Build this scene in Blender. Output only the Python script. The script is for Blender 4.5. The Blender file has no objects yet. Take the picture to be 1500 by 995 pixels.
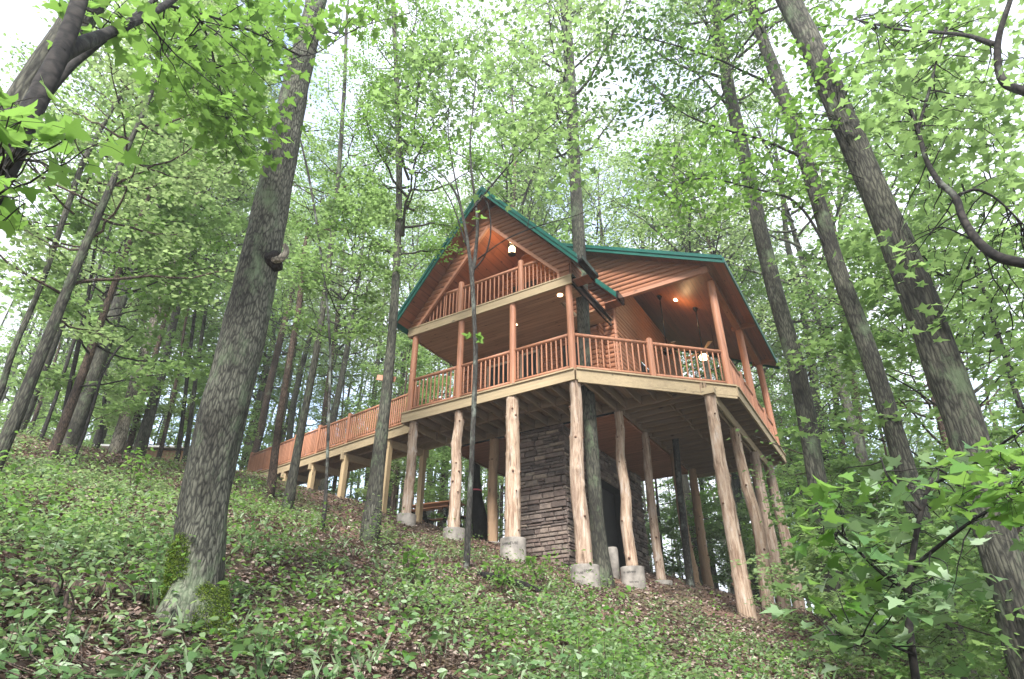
import bpy, math, random
import numpy as np
from mathutils import Vector
R = math.radians
C = bpy.context.scene.collection
SC = bpy.context.scene

# ------------------------------------------------------------------ camera
PITCH, YAW, FPX = R(29.5), R(31.45), 911.0
cam_d = bpy.data.cameras.new('camera'); cam = bpy.data.objects.new('camera', cam_d); C.objects.link(cam)
cam_d.sensor_width = 36; cam_d.lens = FPX / 1500 * 36; cam_d.clip_start = .05; cam_d.clip_end = 1000
cam.location = (0, 0, 0); cam.rotation_euler = (R(90) + PITCH, 0, YAW)
SC.camera = cam

# ------------------------------------------------------------------ world, sun, exposure
SC.view_settings.view_transform = 'Standard'; SC.view_settings.look = 'None'
SC.view_settings.gamma = 1; SC.view_settings.exposure = 2.65
SUN_EL, SUN_AZ = R(43), R(156)
W = bpy.data.worlds.new("World"); SC.world = W; W.use_nodes = True
nt = W.node_tree; nt.nodes.clear()
wo = nt.nodes.new('ShaderNodeOutputWorld'); bg = nt.nodes.new('ShaderNodeBackground'); bg.inputs[1].default_value = .10
sky = nt.nodes.new('ShaderNodeTexSky'); sky.sky_type = 'NISHITA'; sky.sun_disc = False
sky.sun_elevation = SUN_EL; sky.sun_rotation = SUN_AZ; sky.air_density = 1.0; sky.dust_density = 2.0
tc = nt.nodes.new('ShaderNodeTexCoord'); no = nt.nodes.new('ShaderNodeTexNoise')
no.inputs['Scale'].default_value = 2.6; no.inputs['Detail'].default_value = 5
rmp = nt.nodes.new('ShaderNodeValToRGB'); rmp.color_ramp.elements[0].position = .30; rmp.color_ramp.elements[1].position = .50
rmp.color_ramp.elements[0].color = (.05, .05, .05, 1)
mx = nt.nodes.new('ShaderNodeMix'); mx.data_type = 'RGBA'
nt.links.new(tc.outputs['Generated'], no.inputs['Vector']); nt.links.new(no.outputs['Fac'], rmp.inputs['Fac'])
nt.links.new(rmp.outputs['Color'], mx.inputs[0]); nt.links.new(sky.outputs[0], mx.inputs[6])
mx.inputs[7].default_value = (2.7, 2.85, 3.25, 1)     # bright cloud cover
nt.links.new(mx.outputs[2], bg.inputs[0]); nt.links.new(bg.outputs[0], wo.inputs[0])
sd = bpy.data.lights.new('sun', 'SUN'); sd.energy = 1.9; sd.angle = R(14); sd.color = (1, .98, .95)
sun = bpy.data.objects.new('sun', sd); C.objects.link(sun)
# towards the sun: azimuth measured clockwise from +Y
sv = Vector((math.sin(SUN_AZ) * math.cos(SUN_EL), math.cos(SUN_AZ) * math.cos(SUN_EL), math.sin(SUN_EL)))
sun.rotation_euler = sv.to_track_quat('Z', 'Y').to_euler(); sun.location = (0, 0, 30)

# ------------------------------------------------------------------ photo geometry helpers
_h = np.array([-math.sin(YAW), math.cos(YAW), 0]); _r = np.array([math.cos(YAW), math.sin(YAW), 0]); _z = np.array([0, 0, 1.])
_f = _h * math.cos(PITCH) + _z * math.sin(PITCH); _u = -_h * math.sin(PITCH) + _z * math.cos(PITCH)
def ray(px, py):
    return _f + _r * (px - 750) / FPX + _u * (497.5 - py) / FPX
def at(px, py, s):                      # the point at horizontal distance s along a line of sight
    d = ray(px, py); return d * s / math.hypot(d[0], d[1])

# ------------------------------------------------------------------ vectorised value noise
def _hash(ix, iy, iz, seed=0):
    h = (ix.astype(np.int64) * 374761393 + iy.astype(np.int64) * 668265263 + iz.astype(np.int64) * 2147483647 + seed * 974711) & 0xffffffff
    h = ((h ^ (h >> 13)) * 1274126177) & 0xffffffff
    h = (h ^ (h >> 16)) & 0xffff
    return h / 65535.0
def noise3(x, y, z, seed=0):
    x = np.asarray(x, float); y = np.asarray(y, float) + 0 * x; z = np.asarray(z, float) + 0 * x
    x0, y0, z0 = np.floor(x), np.floor(y), np.floor(z)
    fx, fy, fz = x - x0, y - y0, z - z0
    fx, fy, fz = [t * t * (3 - 2 * t) for t in (fx, fy, fz)]
    out = 0
    for a in (0, 1):
        for b in (0, 1):
            for c in (0, 1):
                out = out + _hash(x0 + a, y0 + b, z0 + c, seed) * (fx if a else 1 - fx) * (fy if b else 1 - fy) * (fz if c else 1 - fz)
    return out
def fbm(x, y, z=0, o=4, seed=0):
    s, a, n = 0, .5, 0
    for k in range(o):
        s = s + a * noise3(np.asarray(x) * 2 ** k, np.asarray(y) * 2 ** k, np.asarray(z) * 2 ** k, seed + k); n += a; a *= .5
    return s / n - .5

# ------------------------------------------------------------------ ground height
def sat(v, k, w):                       # rises like v up to k, then bends level over width w
    return np.where(v < k, v, k + w * (1 - np.exp(-(np.maximum(v, k) - k) / w)))
def G(x, y, rough=True):
    x = np.asarray(x, float); y = np.asarray(y, float) + 0 * x
    gx = np.where(x < 0, .35 * sat(-x, 17.5, 3.5), -.30 * x)
    yc = np.where(x < -9, 13.5, np.clip(20.5 + (x + 3) * -1.9, 11.5, 20.5)); yc = np.where(x < -3, np.clip(20.5 + (x + 3) * 1.1, 13.5, 20.5), yc)
    gy = .13 * np.minimum(y, yc)
    over = np.maximum(y - yc, 0)
    fall = np.clip((x + 4) / 5, 0, 1) * .17
    gy = gy - fall * np.minimum(over, 25)
    g = -1.62 + gx + gy
    if rough:
        g = g + .30 * fbm(x * .35, y * .35, 0, 3, 5) + .10 * fbm(x * 1.6, y * 1.6, 0, 3, 9)
        g = g + .05 * fbm(x * 6, y * 6, 0, 2, 3) * np.exp(-(x * x + y * y) / 500)
    return g
def Gf(x, y): return float(G(x, y))
def hit(px, py):
    d = ray(px, py); d = d / math.hypot(d[0], d[1]); s = np.arange(.6, 90, .03)
    below = d[2] * s < G(d[0] * s, d[1] * s, False)
    return float(s[np.argmax(below)]) if below.any() else 40.0

# ------------------------------------------------------------------ mesh building
class MB:
    def __init__(self): self.v = []; self.f = []; self.n = 0
    def add(self, vs, fs):
        vs = np.asarray(vs, float).reshape(-1, 3); self.v.append(vs)
        self.f += [tuple(int(i) + self.n for i in f) for f in fs]; self.n += len(vs); return self
    def box(self, x0, x1, y0, y1, z0, z1):
        vs = [(x, y, z) for z in (z0, z1) for y in (y0, y1) for x in (x0, x1)]
        return self.add(vs, [(0, 2, 3, 1), (4, 5, 7, 6), (0, 1, 5, 4), (2, 6, 7, 3), (0, 4, 6, 2), (1, 3, 7, 5)])
    def beam(self, p0, p1, w, h, up=(0, 0, 1)):          # a bar from p0 to p1, w across, h along 'up'
        p0, p1 = np.array(p0, float), np.array(p1, float); d = p1 - p0; d /= np.linalg.norm(d)
        s = np.cross(d, up); s /= np.linalg.norm(s); u = np.cross(s, d)
        vs = [p + s * a * w / 2 + u * b * h / 2 for p in (p0, p1) for b in (-1, 1) for a in (-1, 1)]
        return self.add(vs, [(0, 1, 3, 2), (4, 6, 7, 5), (0, 4, 5, 1), (2, 3, 7, 6), (0, 2, 6, 4), (1, 5, 7, 3)])
    def prism(self, poly, off):                           # 3D polygon extruded by vector off
        p = np.array(poly, float); n = len(p); o = np.array(off, float)
        fs = [tuple(range(n)), tuple(range(2 * n - 1, n - 1, -1))] + [(i, n + i, n + (i + 1) % n, (i + 1) % n) for i in range(n)]
        return self.add(np.vstack([p, p + o]), fs)
    def tube(self, pts, rad, n=10, cap=True, rfun=None):
        pts = np.array(pts, float); m = len(pts); rad = np.broadcast_to(np.asarray(rad, float), (m,))
        t = np.gradient(pts, axis=0); t /= np.linalg.norm(t, axis=1)[:, None] + 1e-9
        ref = np.array([1., 0, 0]) if abs(t[0][0]) < .8 else np.array([0, 1., 0])
        s = np.cross(t, ref); s /= np.linalg.norm(s, axis=1)[:, None] + 1e-9; u = np.cross(t, s)
        a = np.linspace(0, 2 * np.pi, n, endpoint=False)
        rr = rad[:, None] * np.ones(n)
        if rfun is not None:
            L = np.concatenate([[0], np.cumsum(np.linalg.norm(np.diff(pts, axis=0), axis=1))])
            rr = rfun(rr, L[:, None] + 0 * a, a[None, :] + 0 * rad[:, None])
        vs = pts[:, None] + rr[..., None] * (np.cos(a)[None, :, None] * s[:, None] + np.sin(a)[None, :, None] * u[:, None])
        i = np.arange(m - 1)[:, None] * n; j = np.arange(n)[None]; k = (j + 1) % n
        fs = np.stack([i + j, i + k, i + k + n, i + j + n], -1).reshape(-1, 4).tolist()
        if cap: fs += [list(range(n))[::-1], list(range((m - 1) * n, m * n))]
        return self.add(vs.reshape(-1, 3), fs)
    def build(self, name, mat, parent=None, smooth=False, base=None):
        v = np.vstack(self.v)
        if parent is not None: v = v - np.array(parent['_b'])
        elif base is not None: v = v - np.array(base)
        return mk(name, v, self.f, mat, parent, smooth, base)

def mk(name, v, f, mat, parent=None, smooth=False, base=None):
    me = bpy.data.meshes.new(name); me.from_pydata(v.tolist() if hasattr(v, 'tolist') else v, [], f)
    if smooth: me.polygons.foreach_set('use_smooth', np.ones(len(me.polygons), bool))
    me.materials.append(mat); me.update()
    o = bpy.data.objects.new(name, me); C.objects.link(o)
    if parent is not None:
        o.parent = parent
        if parent.type == 'MESH': o['_b'] = parent['_b']
        else: o['_b'] = parent['_b']
    else:
        o.location = base if base is not None else (0, 0, 0); o['_b'] = list(base) if base is not None else [0, 0, 0]
    return o
def fastmesh(name, v, nper, mat):                         # all faces have nper corners, laid out in order
    me = bpy.data.meshes.new(name); n = len(v); nf = n // nper
    me.vertices.add(n); me.vertices.foreach_set('co', np.ascontiguousarray(v, np.float32).ravel())
    me.loops.add(n); me.loops.foreach_set('vertex_index', np.arange(n, dtype=np.int32))
    me.polygons.add(nf); me.polygons.foreach_set('loop_start', (np.arange(nf) * nper).astype(np.int32))
    me.polygons.foreach_set('loop_total', np.full(nf, nper, np.int32))
    me.materials.append(mat); me.update(calc_edges=True); me.validate()
    return me
def thing(name, loc, label, cat, group=None):
    o = bpy.data.objects.new(name, None); C.objects.link(o); o.location = tuple(float(a) for a in loc); o['_b'] = [float(a) for a in loc]
    o.empty_display_size = .2
    return tag(o, label, cat, group)
def tag(o, label=None, cat=None, group=None, kind=None):
    if label: o['label'] = label
    if cat: o['category'] = cat
    if group: o['group'] = group
    if kind: o['kind'] = kind
    return o
def obj(name, me, parent=None, loc=(0, 0, 0), rz=0, sc=1):
    o = bpy.data.objects.new(name, me); C.objects.link(o); o.parent = parent; o.location = loc; o.rotation_euler = (0, 0, rz); o.scale = (sc,) * 3
    return o

# ------------------------------------------------------------------ materials
def new_mat(name, rough=.7):
    m = bpy.data.materials.new(name); m.use_nodes = True; b = m.node_tree.nodes['Principled BSDF']
    b.inputs['Roughness'].default_value = rough; b.inputs['Specular IOR Level'].default_value = .3
    return m, m.node_tree, b
def N(t, typ, **kw):
    n = t.nodes.new('ShaderNode' + typ)
    for k, v in kw.items():
        if k in n.inputs.keys(): n.inputs[k].default_value = v
        else: setattr(n, k, v)
    return n
def ramp(t, fac, stops):
    n = t.nodes.new('ShaderNodeValToRGB'); e = n.color_ramp.elements
    while len(e) < len(stops): e.new(.5)
    for i, (p, c) in enumerate(stops): e[i].position = p; e[i].color = (*c, 1) if len(c) == 3 else c
    t.links.new(fac, n.inputs[0]); return n.outputs[0]
def mixc(t, fac, a, b, mode='MIX'):
    n = t.nodes.new('ShaderNodeMix'); n.data_type = 'RGBA'; n.blend_type = mode
    for s, v in ((0, fac), (6, a), (7, b)):
        if hasattr(v, 'links'): t.links.new(v, n.inputs[s])
        elif s == 0: n.inputs[0].default_value = v
        else: n.inputs[s].default_value = (*v, 1)
    return n.outputs[2]
def mapped(t, scale):
    c = N(t, 'TexCoord'); m = N(t, 'Mapping'); m.inputs['Scale'].default_value = scale
    t.links.new(c.outputs['Object'], m.inputs[0]); return m.outputs[0]
def bump(t, b, h, strength=.4, dist=.02):
    n = N(t, 'Bump', Strength=strength, Distance=dist); t.links.new(h, n.inputs['Height']); t.links.new(n.outputs[0], b.inputs['Normal']); return n
def m_flat(name, col, rough=.6, metal=0, vary=.15, scale=3):
    m, t, b = new_mat(name, rough); b.inputs['Metallic'].default_value = metal
    n = N(t, 'TexNoise', Scale=scale, Detail=5.); t.links.new(mapped(t, (1, 1, 1)), n.inputs[0])
    c = ramp(t, n.outputs[0], [(.3, [a * (1 - vary) for a in col]), (.7, [min(1, a * (1 + vary)) for a in col])])
    t.links.new(c, b.inputs['Base Color']); bump(t, b, n.outputs[0], .08); return m
def m_wood(name, col, axis='z', rough=.55, grain=.35, knots=True, island=.14):
    """grain stretched along one axis, a few knots, each separate piece a little lighter or darker"""
    m, t, b = new_mat(name, rough)
    s = [14, 14, 14]; s['xyz'.index(axis)] = .9
    n = N(t, 'TexNoise', Scale=1., Detail=8., Roughness=.65, Distortion=.6); t.links.new(mapped(t, s), n.inputs[0])
    c = ramp(t, n.outputs[0], [(.28, [a * (1 - grain) for a in col]), (.5, col), (.75, [min(1, a * (1 + grain * .8)) for a in col])])
    if knots:
        s2 = [5, 5, 5]; s2['xyz'.index(axis)] = 1.6
        v = N(t, 'TexVoronoi', Scale=1.); t.links.new(mapped(t, s2), v.inputs[0])
        k = ramp(t, v.outputs['Distance'], [(.06, (1, 1, 1)), (.13, (0, 0, 0))])
        c = mixc(t, k, c, [a * .35 for a in col])
    g = N(t, 'NewGeometry'); i = ramp(t, g.outputs['Random Per Island'], [(0, [1 - island] * 3), (1, [1 + island] * 3)])
    c = mixc(t, 1., c, i, 'MULTIPLY')
    t.links.new(c, b.inputs['Base Color']); bump(t, b, n.outputs[0], .25, .01); return m
def m_plank(name, col, across, along, w=.13, rough=.5, vary=.3):
    """tongue and groove boards: a shade per board, dark grooves, knots"""
    m, t, b = new_mat(name, rough); tc = N(t, 'TexCoord'); sx = N(t, 'SeparateXYZ'); t.links.new(tc.outputs['Object'], sx.inputs[0])
    def mth(op, a, bb=None):
        n = N(t, 'Math', operation=op)
        for i, v in enumerate((a, bb)):
            if v is None: continue
            if hasattr(v, 'links'): t.links.new(v, n.inputs[i])
            else: n.inputs[i].default_value = v
        return n.outputs[0]
    A = sx.outputs['XYZ'.index(across.upper())]; L = sx.outputs['XYZ'.index(along.upper())]
    u = mth('DIVIDE', A, w); fl = mth('FLOOR', u); fr = mth('FRACT', u)
    off = N(t, 'TexWhiteNoise', noise_dimensions='1D'); t.links.new(fl, off.inputs['W'])
    l2 = mth('FLOOR', mth('ADD', mth('DIVIDE', L, 2.4), mth('MULTIPLY', off.outputs[0], 7.)))
    wn = N(t, 'TexWhiteNoise', noise_dimensions='2D'); cb = N(t, 'CombineXYZ'); t.links.new(fl, cb.inputs[0]); t.links.new(l2, cb.inputs[1]); t.links.new(cb.outputs[0], wn.inputs['Vector'])
    shade = ramp(t, wn.outputs[0], [(0, [a * (1 - vary) for a in col]), (1, [min(1, a * (1 + vary)) for a in col])])
    s = [1.2, 1.2, 1.2]; s['xyz'.index(across)] = 22
    n = N(t, 'TexNoise', Scale=1., Detail=7., Distortion=.5); t.links.new(mapped(t, s), n.inputs[0])
    c = mixc(t, .55, shade, ramp(t, n.outputs[0], [(.3, [a * .6 for a in col]), (.7, [min(1, a * 1.35) for a in col])]))
    s2 = [2.2] * 3; s2['xyz'.index(across)] = 8
    v = N(t, 'TexVoronoi', Scale=1.); t.links.new(mapped(t, s2), v.inputs[0])
    c = mixc(t, ramp(t, v.outputs['Distance'], [(.07, (1, 1, 1)), (.14, (0, 0, 0))]), c, [a * .3 for a in col])
    gr = ramp(t, fr, [(0, (1, 1, 1)), (.05, (0, 0, 0)), (.95, (0, 0, 0)), (1, (1, 1, 1))])
    c = mixc(t, gr, c, [a * .25 for a in col])
    t.links.new(c, b.inputs['Base Color'])
    inv = N(t, 'Invert'); t.links.new(gr, inv.inputs[1]); bump(t, b, inv.outputs[0], .5, .01); return m
def m_bark(name, dark, light, sx=26, sz=3.2, lichen=.0, lcol=(.25, .30, .20), strength=.9, moss=0):
    m, t, b = new_mat(name, .9)
    v = N(t, 'TexVoronoi', feature='DISTANCE_TO_EDGE', Scale=1.)
    mp = mapped(t, (sx, sx, sz)); nz = N(t, 'TexNoise', Scale=3., Detail=3.); t.links.new(mapped(t, (3, 3, 2)), nz.inputs[0])
    mv = mixc(t, .35, mp, nz.outputs[1], 'ADD'); t.links.new(mv, v.inputs[0])
    n = N(t, 'TexNoise', Scale=1., Detail=9., Roughness=.7); t.links.new(mapped(t, (sx * .9, sx * .9, sz * 1.6)), n.inputs[0])
    c1 = ramp(t, v.outputs[0], [(0., dark), (.05, dark), (.22, light)])
    c2 = ramp(t, n.outputs[0], [(.3, [a * .45 for a in dark]), (.5, [(a + c) / 2 for a, c in zip(dark, light)]), (.68, [min(1, a * 1.45) for a in light])])
    c = mixc(t, .38, c1, c2)
    w = N(t, 'TexNoise', Scale=1., Detail=3., Roughness=.6); t.links.new(mapped(t, (2.2, 2.2, .9)), w.inputs[0])
    c = mixc(t, 1., c, ramp(t, w.outputs[0], [(.34, (.42, .40, .38)), (.5, (.95, .95, .92)), (.66, (1.45, 1.45, 1.4))]), 'MULTIPLY')
    if lichen:
        l = N(t, 'TexNoise', Scale=2.6, Detail=7., Roughness=.7); t.links.new(mapped(t, (1, 1, .6)), l.inputs[0])
        c = mixc(t, ramp(t, l.outputs[0], [(.62 - lichen * .22, (0, 0, 0)), (.70 - lichen * .1, (.75, .75, .75))]), c, lcol)
    t.links.new(c, b.inputs['Base Color'])
    h = mixc(t, .5, v.outputs[0], n.outputs[0]); bump(t, b, h, strength, .03); return m
def m_leaf(name, cols, trans, tf=.45, rough=.45, patch=True):
    m, t, b = new_mat(name, rough); b.inputs['Specular IOR Level'].default_value = .35
    g = N(t, 'NewGeometry'); k = len(cols) - 1
    c = ramp(t, g.outputs['Random Per Island'], [(i / k, q) for i, q in enumerate(cols)])
    t.links.new(c, b.inputs['Base Color'])
    tr = N(t, 'BsdfTranslucent'); c2 = mixc(t, .5, c, trans); t.links.new(c2, tr.inputs[0])
    ms = N(t, 'MixShader'); ms.inputs[0].default_value = tf
    t.links.new(b.outputs[0], ms.inputs[1]); t.links.new(tr.outputs[0], ms.inputs[2])
    t.links.new(ms.outputs[0], t.nodes['Material Output'].inputs[0]); return m
def m_peel():
    m, t, b = new_mat('peeled_cedar', .85)
    n = N(t, 'TexNoise', Scale=1., Detail=9., Roughness=.7, Distortion=.8); t.links.new(mapped(t, (20, 20, 1.6)), n.inputs[0])
    p = N(t, 'TexNoise', Scale=1., Detail=6., Roughness=.7); t.links.new(mapped(t, (7, 7, 1.5)), p.inputs[0])
    c = ramp(t, n.outputs[0], [(.34, (.085, .055, .035)), (.44, (.27, .19, .13)), (.55, (.37, .285, .21)), (.72, (.48, .41, .33))])
    c = mixc(t, ramp(t, p.outputs[0], [(.50, (0, 0, 0)), (.62, (.65, .65, .65))]), c, (.15, .09, .06))
    c = mixc(t, ramp(t, p.outputs[0], [(.34, (.6, .6, .6)), (.44, (0, 0, 0))]), c, (.44, .41, .37))
    g = N(t, 'ObjectInfo'); i = ramp(t, g.outputs['Random'], [(0, (.82, .82, .85)), (1, (1.15, 1.12, 1.1))]); c = mixc(t, 1., c, i, 'MULTIPLY')
    t.links.new(c, b.inputs['Base Color']); bump(t, b, n.outputs[0], .7, .02); return m
def m_emit(name, col, s):
    m, t, b = new_mat(name); b.inputs['Emission Color'].default_value = (*col, 1); b.inputs['Emission Strength'].default_value = s; b.inputs['Base Color'].default_value = (.8, .7, .5, 1); return m

RAIL = (.33, .148, .083)
M = dict(
    knot=m_flat('knot_wood', (.10, .05, .03), .8),
    rail_x=m_wood('stained_rail_x', RAIL, 'x', .55, .42, False, .2), rail_y=m_wood('stained_rail_y', RAIL, 'y', .55, .42, False, .2),
    rail_z=m_wood('stained_rail_z', RAIL, 'z', .55, .42, False, .2),
    lum_x=m_wood('tan_lumber_x', (.33, .255, .155), 'x', .75, .22), lum_y=m_wood('tan_lumber_y', (.32, .245, .15), 'y', .75, .22),
    lum_z=m_wood('tan_lumber_z', (.38, .28, .16), 'z', .75, .3),
    jst=m_wood('joist_lumber', (.23, .165, .11), 'y', .85, .25), jstx=m_wood('joist_lumber_x', (.23, .165, .11), 'x', .85, .25),
    log=m_wood('stained_log_siding', (.25, .105, .055), 'x', .45, .35), logy=m_wood('stained_log_siding_y', (.24, .105, .055), 'y', .45, .35),
    trim=m_wood('stained_trim', (.32, .15, .09), 'x', .5, .25),
    ceilx=m_plank('ceiling_boards_pale', (.33, .20, .12), 'y', 'x', .14), ceily=m_plank('ceiling_boards_red', (.20, .072, .036), 'x', 'y', .15),
    undr=m_plank('underfloor_boards_red', (.36, .155, .085), 'y', 'x', .2, vary=.15),
    green=m_flat('green_metal', (.008, .082, .062), .35, .2, .12), black=m_flat('black_metal', (.012, .011, .012), .25, .4),
    peel=m_peel(), weath=m_wood('weathered_cedar', (.23, .15, .09), 'z', .85, .4),
    conc=m_flat('concrete_form', (.22, .20, .175), .9, 0, .45, 5), dark=m_flat('dark_opening', (.012, .011, .011), .9), ink=m_flat('black_ink', (.02, .02, .02), .8),
    white=m_flat('white_enamel', (.7, .7, .68), .4), glass=m_flat('dark_glass', (.03, .035, .035), .08), pink=m_flat('pink_ribbon', (.75, .12, .18), .6),
    lamp=m_emit('lamp_glow', (1, .70, .36), 1.8), can=m_emit('can_glow', (1, .62, .34), 4),
    ranch=m_flat('pale_table_wood', (.32, .15, .08), .7), pad=m_flat('tan_earth', (.42, .30, .20), .95, 0, .2, 4),
)
BK = dict(
    grey=m_bark('bark_grey_plated', (.006, .006, .005), (.078, .076, .058), 30, 4.6, .40, (.10, .135, .075)),
    main=m_bark('bark_grey_scaly', (.006, .006, .005), (.115, .115, .09), 40, 9, .46, (.12, .16, .09)),
    brown=m_bark('bark_brown', (.009, .006, .005), (.10, .07, .052), 32, 8, .15, (.12, .14, .09)),
    dark=m_bark('bark_dark_smooth', (.003, .003, .003), (.030, .026, .023), 12, 12, .22, (.10, .11, .09), .35),
    pale=m_bark('bark_pale', (.04, .034, .028), (.29, .26, .21), 26, 6, .15, (.24, .26, .19)),
    lich=m_bark('bark_lichen', (.006, .006, .005), (.045, .041, .036), 18, 9, .50, (.20, .23, .19), .5),
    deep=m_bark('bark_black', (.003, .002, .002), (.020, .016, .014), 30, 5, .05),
)
YG = (.34, .50, .07)
LF = dict(
    fresh=m_leaf('leaf_fresh', [(.055, .145, .02), (.09, .20, .035), (.15, .27, .055)], (.30, .50, .10), .5),
    mid=m_leaf('leaf_mid', [(.06, .14, .035), (.11, .21, .06), (.18, .29, .09)], (.38, .54, .18), .58),
    dark=m_leaf('leaf_dark', [(.02, .06, .018), (.05, .12, .03), (.09, .17, .04)], (.15, .28, .06), .35),
    pale=m_leaf('leaf_pale', [(.11, .19, .07), (.17, .27, .11), (.24, .34, .15)], (.42, .54, .20), .55),
    blue=m_leaf('leaf_silver', [(.055, .13, .04), (.13, .22, .09), (.30, .38, .25)], (.26, .42, .12), .4, .4),
    herb=m_leaf('leaf_herb', [(.055, .12, .04), (.11, .18, .075), (.18, .26, .12), (.30, .37, .24)], (.26, .42, .10), .35, .4),
    litter=m_leaf('leaf_litter', [(.045, .03, .024), (.15, .10, .08), (.28, .21, .18), (.09, .055, .042), (.40, .33, .28)], (.2, .1, .06), .1, .8),
    moss=m_leaf('moss', [(.03, .07, .005), (.08, .13, .01), (.15, .20, .02)], (.1, .2, .02), .2, .8),
)

# ------------------------------------------------------------------ the damp air between the trees
hm, ht, hb = new_mat('damp_air'); ht.nodes.remove(hb)
pv = N(ht, 'VolumePrincipled'); pv.inputs['Color'].default_value = (.96, 1, .97, 1); pv.inputs['Density'].default_value = .0015; pv.inputs['Anisotropy'].default_value = .2
ht.links.new(pv.outputs[0], ht.nodes['Material Output'].inputs['Volume'])
hz_mb = MB(); hz_mb.box(-440, 440, -75, 500, -140, 46); tag(hz_mb.build('haze', hm), kind='stuff')
# ================================================================== GROUND
def axis_grid(lo, hi, fine_lo, fine_hi, step):
    a = [fine_lo]; s = step
    while a[-1] < fine_hi: a.append(a[-1] + step)
    b = list(a); s = step
    while b[-1] < hi: s *= 1.13; b.append(b[-1] + s)
    c = []; s = step; q = fine_lo
    while q > lo: s *= 1.13; q -= s; c.append(q)
    return np.array(c[::-1] + b)
gxs = axis_grid(-420, 420, -26, 7, .13); gys = axis_grid(-60, 480, .5, 24, .13)
GX, GY = np.meshgrid(gxs, gys); GZ = G(GX, GY)
nx, ny = len(gxs), len(gys)
gm = bpy.data.meshes.new('ground')
ii = (np.arange(ny - 1)[:, None] * nx + np.arange(nx - 1)[None]).ravel()
fv = np.stack([ii, ii + 1, ii + nx + 1, ii + nx], 1)
gm.vertices.add(nx * ny); gm.vertices.foreach_set('co', np.stack([GX, GY, GZ], -1).astype(np.float32).ravel())
gm.loops.add(fv.size); gm.loops.foreach_set('vertex_index', fv.ravel().astype(np.int32))
gm.polygons.add(len(fv)); gm.polygons.foreach_set('loop_start', (np.arange(len(fv)) * 4).astype(np.int32)); gm.polygons.foreach_set('loop_total', np.full(len(fv), 4, np.int32))
gm.polygons.foreach_set('use_smooth', np.ones(len(fv), bool)); gm.update(calc_edges=True)
m, t, b = new_mat('forest_floor', .95)
n1 = N(t, 'TexNoise', Scale=14., Detail=9., Roughness=.75); n2 = N(t, 'TexNoise', Scale=.8, Detail=4.); v1 = N(t, 'TexVoronoi', Scale=22.)
for q in (n1, n2, v1): t.links.new(mapped(t, (1, 1, 1)), q.inputs[0])
c = ramp(t, n1.outputs[0], [(.3, (.035, .020, .014)), (.5, (.12, .070, .048)), (.72, (.26, .18, .135))])
c = mixc(t, .45, c, ramp(t, v1.outputs['Color'], [(.2, (.06, .032, .022)), (.8, (.28, .17, .125))]))
c = mixc(t, ramp(t, n2.outputs[0], [(.45, (0, 0, 0)), (.62, (.5, .5, .5))]), c, (.06, .09, .03))
t.links.new(c, b.inputs['Base Color']); bump(t, b, n1.outputs[0], .9, .06)
gm.materials.append(m)
ground = bpy.data.objects.new('ground', gm); C.objects.link(ground); tag(ground, kind='structure')
# a trodden path along the crest, behind the stilts
pm = MB(); pts = []
pa = np.array([(-30, 20.5), (-24, 18.5), (-18, 17.2), (-14, 16.6), (-10, 17.5), (-8.5, 20), (-9, 26)])
tt = np.linspace(0, len(pa) - 1, 90); px_ = np.interp(tt, range(len(pa)), pa[:, 0]); py_ = np.interp(tt, range(len(pa)), pa[:, 1])
dx, dy = np.gradient(px_), np.gradient(py_); L_ = np.hypot(dx, dy); wv = []
for k in np.linspace(-1, 1, 9):
    wd = .95 * k * (1 + .2 * np.sin(tt * 5 + k)); X_ = px_ - dy / L_ * wd; Y_ = py_ + dx / L_ * wd
    wv.append(np.stack([X_, Y_, G(X_, Y_) + .03 - .03 * abs(k) ** 3], -1))
wv = np.stack(wv, 1).reshape(-1, 3)
fs = [(i * 9 + j, i * 9 + j + 1, (i + 1) * 9 + j + 1, (i + 1) * 9 + j) for i in range(89) for j in range(8)]
pm.add(wv, fs); path = pm.build('path', M['pad'], smooth=True); tag(path, kind='structure')

# ================================================================== TREEHOUSE
F = 6.57
XL, XR, YF, YB = -10.72, -5.52, 11.85, 14.07          # front deck
XP, YE = -2.58, 20.85                                   # porch deck edge
YK = YF + (XP - XR)                                     # end of the 45 degree corner
th = thing('treehouse', (-6.5, 15, Gf(-6.5, 15)), 'large log-sided cabin with green gable roof raised on peeled log stilts among the trees', 'treehouse')
def P(mb, name, mat, sm=False, par=None): return mb.build(name, mat, par or th, sm)
rng = np.random.default_rng(4)

# --- floor boards and fascias of the deck
fl = MB(); fl.prism([(XL, YF, F - .035), (XR, YF, F - .035), (XP, YK, F - .035), (XP, YE, F - .035), (-5.4, YE, F - .035), (-5.4, YB, F - .035), (XL, YB, F - .035)][::-1], (0, 0, .035))
P(fl, 'deck_floor', m_plank('deck_boards', (.30, .20, .13), 'x', 'y', .14))
def fascia(p0, p1, mat, z0=F - .29, z1=F - .04, th_=.045):
    q = MB(); a, c_ = np.array(p0), np.array(p1); q.beam((*a, (z0 + z1) / 2), (*c_, (z0 + z1) / 2), th_, z1 - z0)
    d = (c_ - a) / np.linalg.norm(c_ - a); o_ = np.array([d[1], -d[0]])
    e0, e1 = a + o_ * .012, c_ + o_ * .012
    q.beam((*e0, F - .018), (*e1, F - .018), .10, .036)
    return P(q, 'fascia', mat)
fascia((XL, YF - .024), (XR - .01, YF - .024), M['lum_x']); fascia((XR + .02, YF), (XP + .02, YK - .02), M['lum_x'])
fascia((XP + .024, YK + .01), (XP + .024, YE), M['lum_y']); 
q = MB(); q.box(XL - .022, XL + .022, YF + .01, YB, F - .285, F - .04); P(q, 'fascia', M['lum_y'])
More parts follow.
